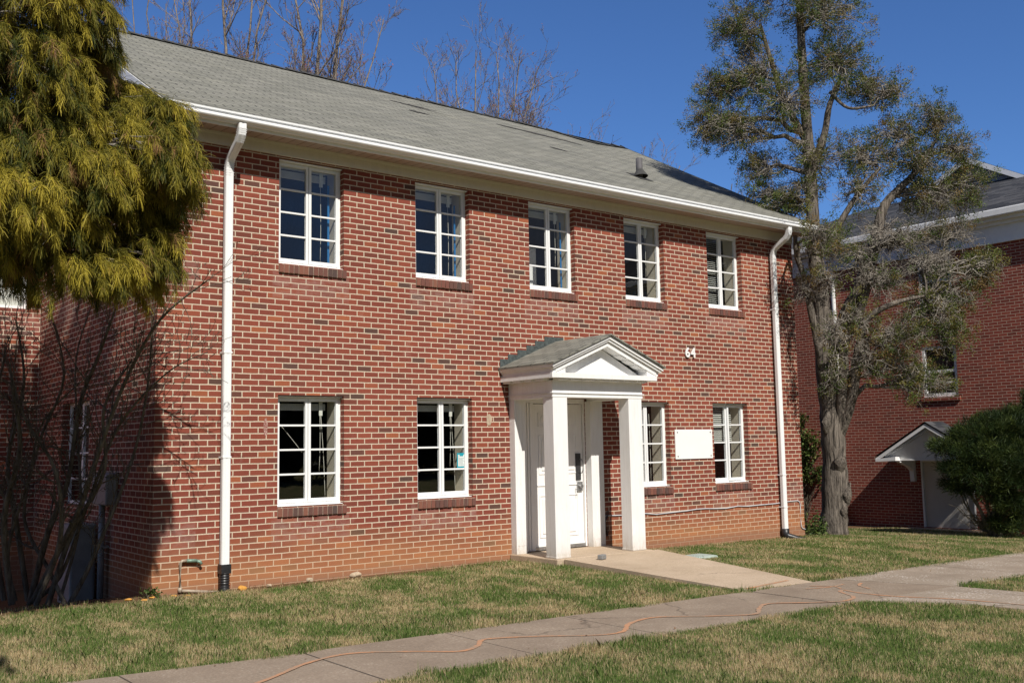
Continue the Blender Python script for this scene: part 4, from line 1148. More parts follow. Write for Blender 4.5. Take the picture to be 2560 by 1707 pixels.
# gable roof behind louvre
zp = ZGT + .72
for s_ in (-1, 1):
    q = [(XG - .25, yp, zp + .03), (XG + 7, yp, zp + .03), (XG + 7, yp + s_ * (hw + .25), ZGT - .12), (XG - .25, yp + s_ * (hw + .25), ZGT - .12)]
    mb.face(q, [(p[0], abs(p[1] - yp) * 1.2) for p in q])
mb.face([(XG, yr_, ZGT), (XG, yl - run, ZGT), (XG + 7, yl - run, ZGT + .02), (XG + 7, yr_, ZGT + .02)])
r2 = mb.build('roof', m_roof2, B2)
mb = MB()
mb.face([(XG, yp - hw, ZGT), (XG, yp + hw, ZGT), (XG, yp, zp - .02)])
for q in range(5):
    z = ZGT + .1 + q * .15; h_ = hw * (1 - (z - ZGT) / (zp - ZGT))
    mb.box(XG - .03, XG - .001, yp - h_ + .05, yp + h_ - .05, z, z + .03)
mb.build('gable_louvre', m_louver, r2)
mb = MB()
for s_ in (-1, 1):
    q = [(yp, zp + .02), (yp + s_ * (hw + .22), ZGT - .11), (yp + s_ * (hw + .22), ZGT - .25), (yp, zp - .13)]
    mb.prism(q, 0, XG - .27, XG - .22)
mb.build('gable_trim', m_bluegrey, r2)
for (a, b, c, d) in W2:
    mb = MB(); w_ = .07
    mb.box(XB + .02, XB + .09, a, a + w_, c, d); mb.box(XB + .02, XB + .09, b - w_, b, c, d); mb.box(XB + .02, XB + .09, a + w_, b - w_, c, c + .09); mb.box(XB + .02, XB + .09, a + w_, b - w_, d - .08, d)
    mb.box(XB + .03, XB + .09, a + w_, b - w_, (c + d) / 2 - .03, (c + d) / 2 + .03)
    mb.box(XB + .04, XB + .08, a + w_, b - w_, c + (d - c) * .27, c + (d - c) * .27 + .02)
    wf = mb.build('window', m_bluegrey, B2)
    mb = MB(); mb.face([(XB + .07, a, c), (XB + .07, b, c), (XB + .07, b, d), (XB + .07, a, d)]); mb.build('pane', m_glass, wf)
    mb = MB(); mb.box(XB + .25, XB + .28, a - .1, b + .1, c - .1, d + .1); mb.build('room_back', m_room, wf)
    mb = MB(); mb.box(XB - .04, XB + .09, a - .05, b + .05, c - .09, c - .001); mb.build('sill', m_brick2, wf)
mb = MB(); mb.tube([(XB - .22, 3.1, 6.60), (XB - .20, 3.1, 6.4), (XB - .09, 3.05, 6.05), (XB - .06, 3.03, 5.8), (XB - .06, 3.0, -.3)], .055, 8); mb.build('downspout', m_vinyl, B2)
mb = MB(); mb.box(XB + .04, XB + .09, D2[0] + .04, D2[1] - .04, D2[2] + .0, D2[3] - .04)
dr = mb.build('door', m_door2, B2)
mb = MB(); mb.box(XB + .0, XB + .10, D2[1] - .04, D2[1], D2[2], D2[3]); mb.box(XB + .0, XB + .10, D2[0], D2[0] + .04, D2[2], D2[3]); mb.box(XB, XB + .10, D2[0] + .04, D2[1] - .04, D2[3] - .04, D2[3]); mb.build('frame', m_bluegrey, dr)
mb = MB(); mb.box(XB - .5, XB - .001, D2[0] - .25, D2[1] + .35, -.6, -.375); mb.build('step', m_conc_tan, B2)
# gabled hood on brackets
mb = MB()
yc = .30; hw2 = 1.32; zb, za = 1.30, 2.08; xo = XB - .80
for s_ in (-1, 1):
    q = [(xo, yc, za), (XB, yc, za), (XB, yc + s_ * hw2, zb), (xo, yc + s_ * hw2, zb)]
    mb.face(q, [(p[0], abs(p[1] - yc)) for p in q]); mb.face([(p[0], p[1], p[2] - .04) for p in q])
hood = mb.build('door_hood', m_roof2, B2)
mb = MB()
for s_ in (-1, 1):
    q = [(yc, za - .041), (yc + s_ * (hw2 - .01), zb - .041), (yc + s_ * (hw2 - .01), zb - .12), (yc, za - .13)]
    mb.prism(q, 0, xo + .01, xo + .05)
    q2 = [(yc, za - .15), (yc + s_ * (hw2 - .2), zb + .03), (yc + s_ * (hw2 - .2), zb - .02), (yc, za - .2)]
    mb.prism(q2, 0, xo + .12, xo + .16)
mb.face([(xo + .2, yc - hw2 + .1, zb - .05), (xo + .2, yc + hw2 - .1, zb - .05), (xo + .2, yc, za - .06)])
mb.prism([(yc + hw2 - .02, zb - .06), (yc + .78, zb - .01), (yc + .78, zb - .10), (yc + hw2 - .02, zb - .12)], 0, xo, XB - .001)
mb.prism([(yc - hw2 + .02, zb - .06), (yc - .78, zb - .01), (yc - .78, zb - .10), (yc - hw2 + .02, zb - .12)], 0, xo, XB - .001)
mb.box(xo + .18, XB - .001, yc - .78, yc + .78, zb - .10, zb - .055)
mb.build('hood_gable', m_bluegrey, hood)
for y_ in (yc - .80, yc + .80):
    mb = MB(); mb.prism([(xo + .1, zb - .12), (XB - .001, zb - .12), (XB - .001, .70), (XB - .10, .70), (XB - .12, .95), (XB - .28, 1.05)], 1, y_ - .05, y_ + .05); mb.build('bracket', m_bluegrey, hood)

# ------------------------------------------------------------------ vegetation
def unit(v): return v / (np.linalg.norm(v) + 1e-9)
def curve_pts(p0, p1, bow, n, rg, jit=.0):
    t = np.linspace(0, 1, n)[:, None]
    P = p0 + (p1 - p0) * t + np.asarray(bow) * (4 * t * (1 - t)) * .5
    if jit: P[1:-1] += rg.normal(0, jit, (n - 2, 3))
    return P

def bare_tree(name, base, stems, seed, lab, group, hbud=.024, dens=1.0, cat='tree'):
    """stems: list of (tip point, base radius). Recursive bare branching along every stem."""
    rg = np.random.default_rng(seed); tb = TB(); tw = TB(); buds = []
    t = empty(name, tuple(base), lab, cat, group)
    def grow(p0, d, L, r, lev):
        n = 6 if lev < 2 else 4
        pts = [p0]; dd = d.copy()
        for i in range(n - 1):
            dd = unit(dd + rg.normal(0, .09 + .05 * lev, 3) + np.array([0, 0, .10]))
            pts.append(pts[-1] + dd * L / (n - 1))
        pts = np.array(pts)
        rad = np.linspace(r, max(r * .4, .0038), n)
        (tb if lev < 2 else tw).add(pts, rad, 5 if lev < 2 else 3)
        if lev >= 4 or L < .22:
            for q in range(rg.integers(1, 4)): buds.append(pts[-1] * (1 - q * .25) + pts[0] * q * .25 + rg.normal(0, .01, 3))
            return
        nc = max(2, int((7 if lev < 2 else 5) * dens * min(1.5, L / 1.4 + .35)))
        for c in range(nc):
            f_ = rg.uniform(.15, .97); ii = min(int(f_ * (n - 1)), n - 2); fr = f_ * (n - 1) - ii
            p = pts[ii] * (1 - fr) + pts[ii+1] * fr; dv = unit(pts[ii+1] - pts[ii])
            ax = unit(np.cross(dv, rg.normal(size=3)))
            ang = math.radians(rg.uniform(18, 48))
            nd = unit(dv * math.cos(ang) + ax * math.sin(ang) + np.array([0, 0, .16]))
            grow(p, nd, L * rg.uniform(.34, .62) * (1.15 - .5 * f_), max(.005, r * (1 - f_ * .6) * .5), lev + 1)
    for tip, r in stems:
        tip = np.array(tip, float); b = np.array(base, float)
        h_ = rg.uniform(.25, .5); mid = b + (tip - b) * h_ * np.array([.55, .55, 1.0])
        A = curve_pts(b, mid, rg.normal(0, .25, 3) * np.array([1, 1, .1]), 5, rg, .04)[:-1]
        pts = np.concatenate([A, curve_pts(mid, tip, (mid - b) * np.array([-.1, -.1, .0]) + rg.normal(0, .35, 3) * np.array([1, 1, .2]), 9, rg, .06)])
        n = len(pts)
        tb.add(pts, np.linspace(r, .012, n), 7)
        nb_ = int(17 * dens)
        for c in range(nb_):
            f_ = rg.uniform(.35, .99); ii = min(int(f_ * (n - 1)), n - 2); fr = f_ * (n - 1) - ii
            p = pts[ii] * (1 - fr) + pts[ii+1] * fr; dirv = unit(pts[ii+1] - pts[ii])
            ax = unit(np.cross(dirv, rg.normal(size=3))); ang = math.radians(rg.uniform(22, 55))
            grow(p, unit(dirv * math.cos(ang) + ax * math.sin(ang)), rg.uniform(1.3, 3.2) * (1.2 - .75 * f_), max(.006, r * (1 - f_) * .55 + .006), 2 if f_ > .8 else 1)
    tb.build('trunk', m_bbark, t)
    if tw.V: tw.build('crown', m_bbark, t)
    if hbud and buds:
        B = np.array(buds); n = len(B)
        s_ = rg.uniform(.5, 1.3, n)[:, None] * hbud
        dirs = rg.normal(size=(n, 3)); dirs[:, 2] += 1.2; dirs /= np.linalg.norm(dirs, axis=1, keepdims=True)
        sd = np.cross(dirs, rg.normal(size=(n, 3))); sd /= np.linalg.norm(sd, axis=1, keepdims=True) + 1e-9
        V = np.stack([B, B + dirs * s_ * .9 + sd * s_ * .4, B + dirs * s_ * 1.9, B + dirs * s_ * .9 - sd * s_ * .4], 1).reshape(-1, 3)
        F_ = np.arange(4 * n).reshape(-1, 4)
        c = np.repeat(np.array([(.25, .085, .05)]) * rg.uniform(.6, 1.3, (n, 1)), 4, 0)
        raw_mesh('foliage', V, F_, m_bud, t, c)
    return t

GRP = 'bare trees behind the brick building'
def bt(px_base, depth, tips, seed, lab, r=.16, **kw):
    r *= .66; kw['dens'] = kw.get('dens', 1) * .95
    b = at(px_base, 900, depth); b = np.array([b[0], b[1], 1.0])
    bare_tree('bare_tree', b, [(at(px, py, depth + dd), r * rr_) for px, py, dd, rr_ in tips], seed, lab, GRP, **kw)
bt(560, 25, [(430, -30, 0, .6), (470, -140, 1, .9), (560, -200, -1, 1), (640, -180, 1, .9), (690, -90, 0, .7)], 11, 'tall bare tree behind the roof, left of the two largest', dens=1.0)
bt(790, 25, [(720, -230, 1, .9), (800, -260, 0, 1), (880, -190, 1, .9), (960, 50, 0, .7), (860, -60, -1, .7)], 12, 'tall bare tree behind the roof, right of the two largest', dens=1.05)
bt(420, 28, [(415, 10, 0, .6), (455, -20, 1, .6), (500, 40, 0, .5)], 13, 'thin bare tree between the cypress and the tall bare pair', r=.13, dens=.7)
bt(300, 24, [(270, -40, 0, .6), (330, -10, 1, .6), (380, -60, 0, .5)], 14, 'sparse bare tree rising just right of the golden cypress top', r=.11, dens=.5)
bt(1215, 28, [(1085, 175, 0, .6), (1140, 145, 1, .8), (1190, 125, 0, 1), (1240, 130, 1, .9), (1300, 140, 0, .9), (1345, 170, 0, .7), (1060, 240, 0, .5), (1350, 240, -1, .5)], 15, 'round bare tree above the middle of the roof ridge', r=.15, dens=.95)
bt(1480, 30, [(1420, 325, 0, .6), (1475, 340, 1, .6), (1450, 345, 0, .5)], 16, 'small bare tree top just right of the round bare tree', r=.10, dens=.5)
bt(1650, 28, [(1600, 410, 0, .6), (1650, 405, 1, .7), (1700, 415, 0, .6)], 17, 'small bare tree top above the right roof slope', r=.11, dens=.6)
bt(1860, 27, [(1830, 460, 0, .6), (1880, 440, 1, .6), (1920, 470, 0, .5)], 19, 'sparse bare tree seen through the lower left of the cedar', r=.09, dens=.5)

# ---------- clump foliage
def tufts(rg, centres, outdir, n_per, size, spread, cols, up=.25, wid=.32):
    """leaf-scale diamonds around each centre. returns V,F,C"""
    m = len(centres); N = m * n_per
    c = np.repeat(centres, n_per, 0); od = np.repeat(outdir, n_per, 0)
    d = od * .9 + rg.normal(0, .75, (N, 3)); d[:, 2] += up; d /= np.linalg.norm(d, axis=1, keepdims=True)
    p = c + rg.normal(0, 1, (N, 3)) * spread + d * size * rg.uniform(0, .8, (N, 1))
    L = size * rg.uniform(.6, 1.35, (N, 1))
    sd = np.cross(d, rg.normal(size=(N, 3))); sd /= np.linalg.norm(sd, axis=1, keepdims=True) + 1e-9
    w = L * wid
    V = np.stack([p, p + d * L * .5 + sd * w * .5, p + d * L, p + d * L * .5 - sd * w * .5], 1).reshape(-1, 3)
    ci = rg.integers(0, len(cols), m)
    col = np.repeat(np.asarray(cols)[ci] * rg.uniform(.75, 1.25, (m, 1)), n_per, 0) * rg.uniform(.7, 1.35, (N, 1))
    return V, np.arange(4 * N).reshape(-1, 4), np.repeat(col, 4, 0)

# ---------- eastern red cedar at the right corner
def cedar():
    rg = np.random.default_rng(77)
    D0 = 20.15
    base = at(2084, 1335, D0)
    t = empty('cedar_tree', tuple(base), 'large multi-stemmed cedar tree with sparse olive foliage at the right building corner', 'tree')
    tb = TB(); tw = TB()
    def path(pts): return np.array([at(a, b, D0 + dd) for a, b, dd, r in pts]), np.array([r for *_, r in pts])
    nodes = []
    def stem(pts, k=10):
        P, r = path(pts)
        # resample smooth
        n = 7; out = []; ro = []
        for i in range(len(P) - 1):
            p0, p1, p2, p3 = P[max(i-1, 0)], P[i], P[i+1], P[min(i+2, len(P)-1)]
            for q in np.linspace(0, 1, n)[:-1]:
                out.append(.5 * ((2*p1) + (-p0+p2)*q + (2*p0-5*p1+4*p2-p3)*q*q + (-p0+3*p1-3*p2+p3)*q**3)); ro.append(r[i] + (r[i+1] - r[i]) * q)
        out.append(P[-1]); ro.append(r[-1]); out = np.array(out); ro = np.array(ro)
        ro = ro * (1 + rg.normal(0, .045, len(ro)))
        tb.add(out, ro, k)
        nodes.extend(zip(out[len(out) // 4:], ro[len(out) // 4:]))
    stem([(2084, 1345, 0, .33), (2084, 1310, 0, .27), (2088, 1200, 0, .25), (2080, 1060, 0, .225), (2068, 940, 0, .22), (2057, 800, 0, .175), (2045, 690, 0, .15), (2034, 600, 0, .14), (2030, 500, 0, .125), (2022, 380, 0, .11), (2012, 250, 0, .095), (2004, 120, .1, .08), (1998, 0, .1, .065), (1990, -140, .1, .04)], 16)
    stem([(2090, 1130, .06, .10), (2104, 1010, -.2, .11), (2110, 930, -.25, .10), (2112, 860, -.3, .085), (2150, 780, -.3, .08), (2175, 700, -.3, .06)])
    stem([(2088, 1120, .06, .12), (2128, 1000, -.3, .10), (2138, 930, -.35, .105), (2150, 860, -.4, .09), (2165, 800, -.5, .07), (2230, 760, -.7, .05), (2310, 740, -.8, .03)])
    stem([(2068, 920, .05, .12), (2110, 800, .1, .14), (2150, 720, .1, .15), (2185, 620, .1, .13), (2205, 530, .1, .105), (2230, 490, .1, .08), (2290, 430, .1, .06), (2340, 350, .1, .03)])
    stem([(2074, 1050, .05, .10), (2048, 880, -.2, .075), (2030, 790, -.3, .07), (2012, 700, -.3, .06), (1992, 640, -.3, .05), (1988, 590, -.4, .04)])
    stem([(2040, 650, -.05, .1), (2075, 600, -.1, .075), (2110, 540, -.2, .06), (2150, 480, -.2, .05), (2200, 420, -.2, .03)])
    stem([(2026, 440, 0, .09), (2060, 340, -.1, .07), (2075, 260, -.1, .055), (2110, 180, -.1, .035)])
    stem([(2020, 360, 0, .08), (1960, 250, .1, .06), (1930, 160, .1, .05), (1900, 60, .1, .03)])
    stem([(2075, 230, -.1, .035), (2120, 270, -.3, .03), (2180, 265, -.4, .02)])
    # knots
    for (a, b, r) in ((2065, 1055, .10), (2100, 1155, .14), (2118, 1235, .10), (2110, 1275, .08)):
        tb.add(np.array([at(a, b + 25, D0 - .16), at(a, b, D0 - .24), at(a + 5, b - 28, D0 - .15)]), [r * .5, r, r * .4], 9)
    NP = np.array([n[0] for n in nodes]); NR = np.array([n[1] for n in nodes])
    #       px, py, rx, ry, depth, n, foliage
    blobs = [(1965, -60, 190, 110, 0, 60, 1), (1850, 70, 75, 85, 0, 34, 1), (2060, 40, 130, 90, 0, 46, 1), (1880, 180, 105, 85, 0, 42, .95), (1790, 230, 60, 55, .2, 30, 1),
             (1765, 320, 52, 60, .2, 34, 1), (1840, 330, 85, 70, 0, 36, .9), (1960, 250, 105, 90, -.2, 40, .8), (2080, 170, 115, 90, 0, 46, 1), (2180, 225, 70, 45, 0, 26, 1), (2245, 235, 26, 34, 0, 10, 1),
             (2030, 390, 105, 65, 0, 30, .7), (1890, 420, 55, 45, .2, 22, .95), (1905, 490, 45, 40, .3, 14, 1), (1950, 520, 65, 50, .3, 26, .95), (2000, 470, 60, 60, .1, 22, .85),
             (2330, 300, 62, 42, 0, 26, 1), (2395, 375, 48, 55, 0, 24, 1), (2240, 345, 80, 48, 0, 28, .95), (2160, 395, 85, 50, -.1, 28, .9), (2300, 410, 95, 60, 0, 36, .9), (2430, 470, 34, 55, 0, 20, .95),
             (2160, 480, 70, 50, -.2, 20, .8), (2340, 495, 95, 45, 0, 32, .55), (2250, 590, 130, 55, -.2, 40, .10), (2390, 590, 60, 50, 0, 24, .35), (2330, 660, 100, 45, -.3, 32, .12), (2450, 690, 40, 30, -.2, 16, 1), (2400, 740, 60, 45, -.3, 20, .8),
             (2200, 700, 90, 50, -.4, 26, .2), (2330, 780, 95, 55, -.5, 36, .75), (2250, 840, 90, 55, -.6, 32, .6), (2385, 840, 50, 55, -.5, 22, .8), (2260, 920, 85, 45, -.6, 26, .7), (2330, 960, 75, 35, -.6, 24, .9), (2180, 900, 60, 60, -.6, 18, .2),
             (2070, 605, 50, 30, -.9, 14, .9), (2140, 640, 45, 40, -.5, 10, .3), (2140, 800, 50, 40, -.6, 12, .8), (2085, 940, 30, 50, -.5, 9, .6), (2050, 590, 45, 40, -1.5, 14, .6), (2075, 700, 22, 50, -1.5, 8, .4), (2085, 830, 20, 60, -1.5, 8, .4), (2010, 720, 35, 70, -.9, 10, .15), (2470, 660, 30, 45, -.3, 12, 1)]
    sub = []; tips = []; outs = []; keep = []
    for (a, b, rx, ry, dd, n, fol) in blobs:
        n = int(n * 1.5); c = at(a, b, D0 + dd); m = D0 / FPX
        dist = np.linalg.norm(NP - c, axis=1) + np.maximum(0, NP[:, 2] - c[2] + .2) * 1.2
        k0 = int(np.argmin(dist)); p0 = NP[k0]
        limb = curve_pts(p0, c, np.array([0, 0, .18 * np.linalg.norm(c - p0)]) + rg.normal(0, .12, 3), 8, rg, .045)
        r0 = min(NR[k0] * .65, .06)
        tb.add(limb, np.linspace(r0, .012, 8), 6)
        u = rg.normal(size=(n, 3)); u /= np.linalg.norm(u, axis=1, keepdims=True); u *= rg.uniform(.45, 1.0, (n, 1))
        tg = c + (u[:, :1] * rx * RT + u[:, 1:2] * ry * UP) * m + u[:, 2:3] * FW * (rx + ry) * .5 * m
        for g_ in tg:
            i0 = rg.integers(3, 8); s0 = limb[i0]
            P = curve_pts(s0, g_, rg.normal(0, .14, 3) + np.array([0, 0, .05]), 6, rg, .04)
            tw.add(P, np.linspace(.013, .005, 6), 4)
            for q in range(5 if fol > .65 else 7):
                f_ = rg.uniform(.3, 1); ii = min(int(f_ * 5), 4); pp = P[ii]
                e = pp + unit(unit(g_ - s0) + rg.normal(0, .75, 3)) * rg.uniform(.14, .38)
                tw.add(curve_pts(pp, e, rg.normal(0, .13, 3), 5, rg, .018), np.array([.0055, .005, .004, .0035, .003]), 3)
                if rg.random() < fol: tips.append(e); outs.append(unit(e - c)); keep.append(dd)
            if rg.random() < fol: tips.append(g_); outs.append(unit(g_ - c))
    tb.build('trunk', m_bark, t)
    tw.build('twigs', m_twig, t)
    tips = np.array(tips); outs = np.array(outs)
    cols = [(.078, .112, .022), (.105, .138, .028), (.140, .155, .034), (.170, .155, .040), (.058, .092, .020), (.19, .13, .04)]
    sel = rg.random(len(tips)) < .42
    V, F_, C = tufts(rg, tips[sel], outs[sel], 62, .034, .046, cols, .35, .46)
    raw_mesh('crown', V, F_, m_leaf, t, C)
cedar()

# ---------- golden threadleaf cypress on the left
def cypress():
    rg = np.random.default_rng(5)
    D0 = 9.4
    b = at(-150, 1480, 10.0); base = np.array([b[0], b[1], float(zg(b[0], b[1]))])
    t = empty('cypress_tree', tuple(base), 'big golden-green cypress with drooping thread foliage at the left edge', 'tree')
    top = at(-20, -1620, D0)
    tb = TB()
    trunk = curve_pts(base, top, np.array([.15, 0, 0]), 14, rg, .03); tb.add(trunk, np.linspace(.15, .03, 14), 10)
    blobs = [(60, -170, 120, 100, 0, 26), (150, -70, 100, 90, 0, 26), (40, 30, 130, 110, -.3, 30), (180, 60, 75, 80, 0, 24), (190, 165, 62, 70, .1, 22), (60, 180, 110, 90, -.5, 30), (150, 290, 90, 80, -.2, 28), (20, 310, 80, 80, -.7, 24),
             (230, 300, 55, 55, .3, 16), (310, 285, 62, 38, .4, 18), (395, 290, 40, 30, .4, 14), (385, 320, 48, 42, .4, 16), (300, 375, 90, 60, .1, 24), (420, 395, 46, 48, .35, 16), (90, 430, 110, 80, -.6, 30), (210, 455, 100, 75, -.3, 30), (460, 425, 42, 45, .3, 16),
             (350, 470, 85, 60, 0, 24), (455, 490, 40, 40, .25, 13), (30, 520, 70, 70, -.8, 22), (280, 560, 105, 70, -.2, 30), (140, 580, 100, 75, -.6, 30), (405, 560, 55, 60, .15, 20), (425, 650, 38, 60, .15, 17), (330, 650, 85, 60, 0, 26), (220, 680, 85, 50, -.3, 24), (110, 660, 60, 45, -.4, 14), (330, 715, 90, 35, .05, 18), (20, 600, 40, 60, -.6, 10),
             (-120, 100, 130, 130, -.2, 20), (-150, 350, 140, 140, -.3, 24), (-140, 580, 130, 110, -.4, 20), (-60, -200, 120, 120, 0, 16), (-60, 620, 60, 60, -.6, 10),
             (-60, -950, 210, 160, 0, 26), (40, -1120, 190, 150, 0, 24), (-40, -1300, 170, 150, 0, 22), (-20, -1490, 130, 140, 0, 16), (150, -830, 140, 130, 0, 22), (200, -390, 120, 110, .1, 22), (205, -570, 115, 120, .1, 22), (-200, -500, 200, 200, 0, 26), (-260, -300, 200, 200, 0, 26), (-190, -110, 200, 180, 0, 26), (-150, -720, 180, 160, 0, 18), (-330, 100, 200, 220, 0, 24), (300, 232, 52, 30, .3, 16), (352, 268, 42, 26, .3, 14), (-330, 750, 200, 200, .3, 26), (-330, 1050, 200, 200, .3, 26), (-330, 1330, 200, 170, .3, 22), (-420, 500, 220, 220, .8, 24), (-478, -797, 150, 130, -5.37, 16), (-560, -700, 140, 130, -5.2, 12), (0, -420, 230, 160, 0, 34), (210, -240, 110, 85, 0, 24), (150, -470, 150, 130, .1, 26), (130, -640, 120, 110, .1, 18), (50, 610, 110, 70, .3, 22), (0, 690, 70, 40, 0, 14), (-30, 660, 60, 50, -.2, 10), (30, 640, 60, 50, .1, 14), (-20, 500, 80, 90, -.5, 18), (10, 220, 90, 90, -.2, 18), (20, 420, 90, 80, -.2, 18), (0, 60, 100, 90, .2, 18), (-20, -620, 190, 160, 0, 26), (-20, -800, 130, 140, 0, 14), (120, -330, 110, 110, .2, 18), (180, 380, 160, 120, .8, 26), (300, 520, 150, 120, .8, 26), (120, 180, 140, 140, .8, 20), (120, 560, 140, 120, .6, 22), (-100, 400, 150, 150, .8, 16)]  # off-frame entries are unseen crown added to shade the side wall and lawn
    S0 = []; D1 = []; gold = []; wide = []
    m = D0 / FPX
    for (a, b_, rx, ry, dd, n) in blobs:
        if a > 250 and b_ > 340: a -= 24 + .06 * (b_ - 340); b_ -= 14
        c = at(a, b_, D0 + dd + (rg.normal(0, .22) if a > -60 and dd < .8 else 0))
        k0 = int(np.argmin(np.linalg.norm(trunk - (c - np.array([0, 0, .3])), axis=1))); p0 = trunk[k0]
        limb = curve_pts(p0, c, np.array([0, 0, .25]), 8, rg, .02); tb.add(limb, np.linspace(.04, .01, 8), 6)
        hid = (b_ < -180) or (a < -90) or dd >= .8
        n2 = int(n * (5.0 if hid else 3.3))
        r_ = np.sqrt(rg.uniform(0, 1, n2)); th = rg.uniform(0, 2 * np.pi, n2); drop = rg.uniform(0, 1, n2) ** 1.25
        hz = (rx + ry) * .5 * m
        yy = .75 * np.sqrt(np.maximum(0, 1 - r_ ** 2)) - drop * 1.4 * (.35 + .65 * r_) + .35
        tg = c + (r_ * np.cos(th) * rx)[:, None] * RT * m + (yy * ry)[:, None] * UP * m + (r_ * np.sin(th))[:, None] * FW * hz
        bgold = rg.normal(0, .16)
        for g_, dp, rr_ in zip(tg, drop, r_):
            s0 = limb[rg.integers(4, 8)]
            if rg.random() < .30: tb.add(curve_pts(s0, g_, np.array([0, 0, .06]), 5, rg, .01), np.linspace(.008, .003, 5), 4)
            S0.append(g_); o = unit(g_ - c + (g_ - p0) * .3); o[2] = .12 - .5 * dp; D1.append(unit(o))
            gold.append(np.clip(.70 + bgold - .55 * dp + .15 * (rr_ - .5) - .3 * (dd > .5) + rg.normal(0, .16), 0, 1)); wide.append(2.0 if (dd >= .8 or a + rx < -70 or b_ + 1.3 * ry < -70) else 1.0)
    tb.build('trunk', m_twig, t)
    S0 = np.array(S0); D1 = np.array(D1); gold = np.array(gold)
    # every spray is an arching branchlet that carries many fine hanging threads
    n0 = len(S0); seg = 6
    Ls = rg.uniform(.13, .36, (n0, 1)); cur = S0.copy(); dd = D1 + rg.normal(0, .25, (n0, 3)); dd[:, 2] += .18; dd /= np.linalg.norm(dd, axis=1, keepdims=True)
    AX = [cur]
    for s_ in range(seg):
        dd = dd + np.array([0, 0, -.34]) * (.35 + .35 * s_); dd /= np.linalg.norm(dd, axis=1, keepdims=True)
        cur = cur + dd * Ls / seg; AX.append(cur)
    AX = np.stack(AX, 1)
    per = 125; N = n0 * per
    f_ = rg.uniform(0, 1, N) ** .8 * (seg - .001); ii = f_.astype(int); fr = (f_ - ii)[:, None]; si = np.repeat(np.arange(n0), per)
    p = AX[si, ii] * (1 - fr) + AX[si, ii + 1] * fr + rg.normal(0, .011, (N, 3))
    ad = AX[si, ii + 1] - AX[si, ii]; ad /= np.linalg.norm(ad, axis=1, keepdims=True)
    d = ad * .8 + rg.normal(0, .42, (N, 3)) + np.array([0, 0, -.22]); d /= np.linalg.norm(d, axis=1, keepdims=True)
    L = rg.uniform(.03, .12, (N, 1)); w0 = rg.uniform(.0013, .0026, (N, 1)) * np.array(wide)[si][:, None]
    p1 = p + d * L * .55; d2 = d + np.array([0, 0, -.75]); d2 /= np.linalg.norm(d2, axis=1, keepdims=True); p2 = p1 + d2 * L * .6
    sd = np.cross(d + d2, rg.normal(size=(N, 3))); sd /= np.linalg.norm(sd, axis=1, keepdims=True) + 1e-9
    V = np.stack([p + sd * w0, p - sd * w0, p1 + sd * w0, p1 - sd * w0, p2 + sd * w0 * .5, p2 - sd * w0 * .5], 1).reshape(-1, 3)
    b0 = np.arange(N)[:, None] * 6
    F_ = np.concatenate([b0 + np.array([[0, 1, 3, 2]]), b0 + np.array([[2, 3, 5, 4]])])
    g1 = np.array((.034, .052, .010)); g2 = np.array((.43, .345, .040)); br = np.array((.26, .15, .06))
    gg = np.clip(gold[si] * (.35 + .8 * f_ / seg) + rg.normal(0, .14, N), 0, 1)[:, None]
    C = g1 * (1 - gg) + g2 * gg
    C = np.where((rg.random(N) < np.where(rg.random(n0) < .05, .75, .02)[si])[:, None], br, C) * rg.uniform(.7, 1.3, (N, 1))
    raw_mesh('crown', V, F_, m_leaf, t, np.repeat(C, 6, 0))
cypress()

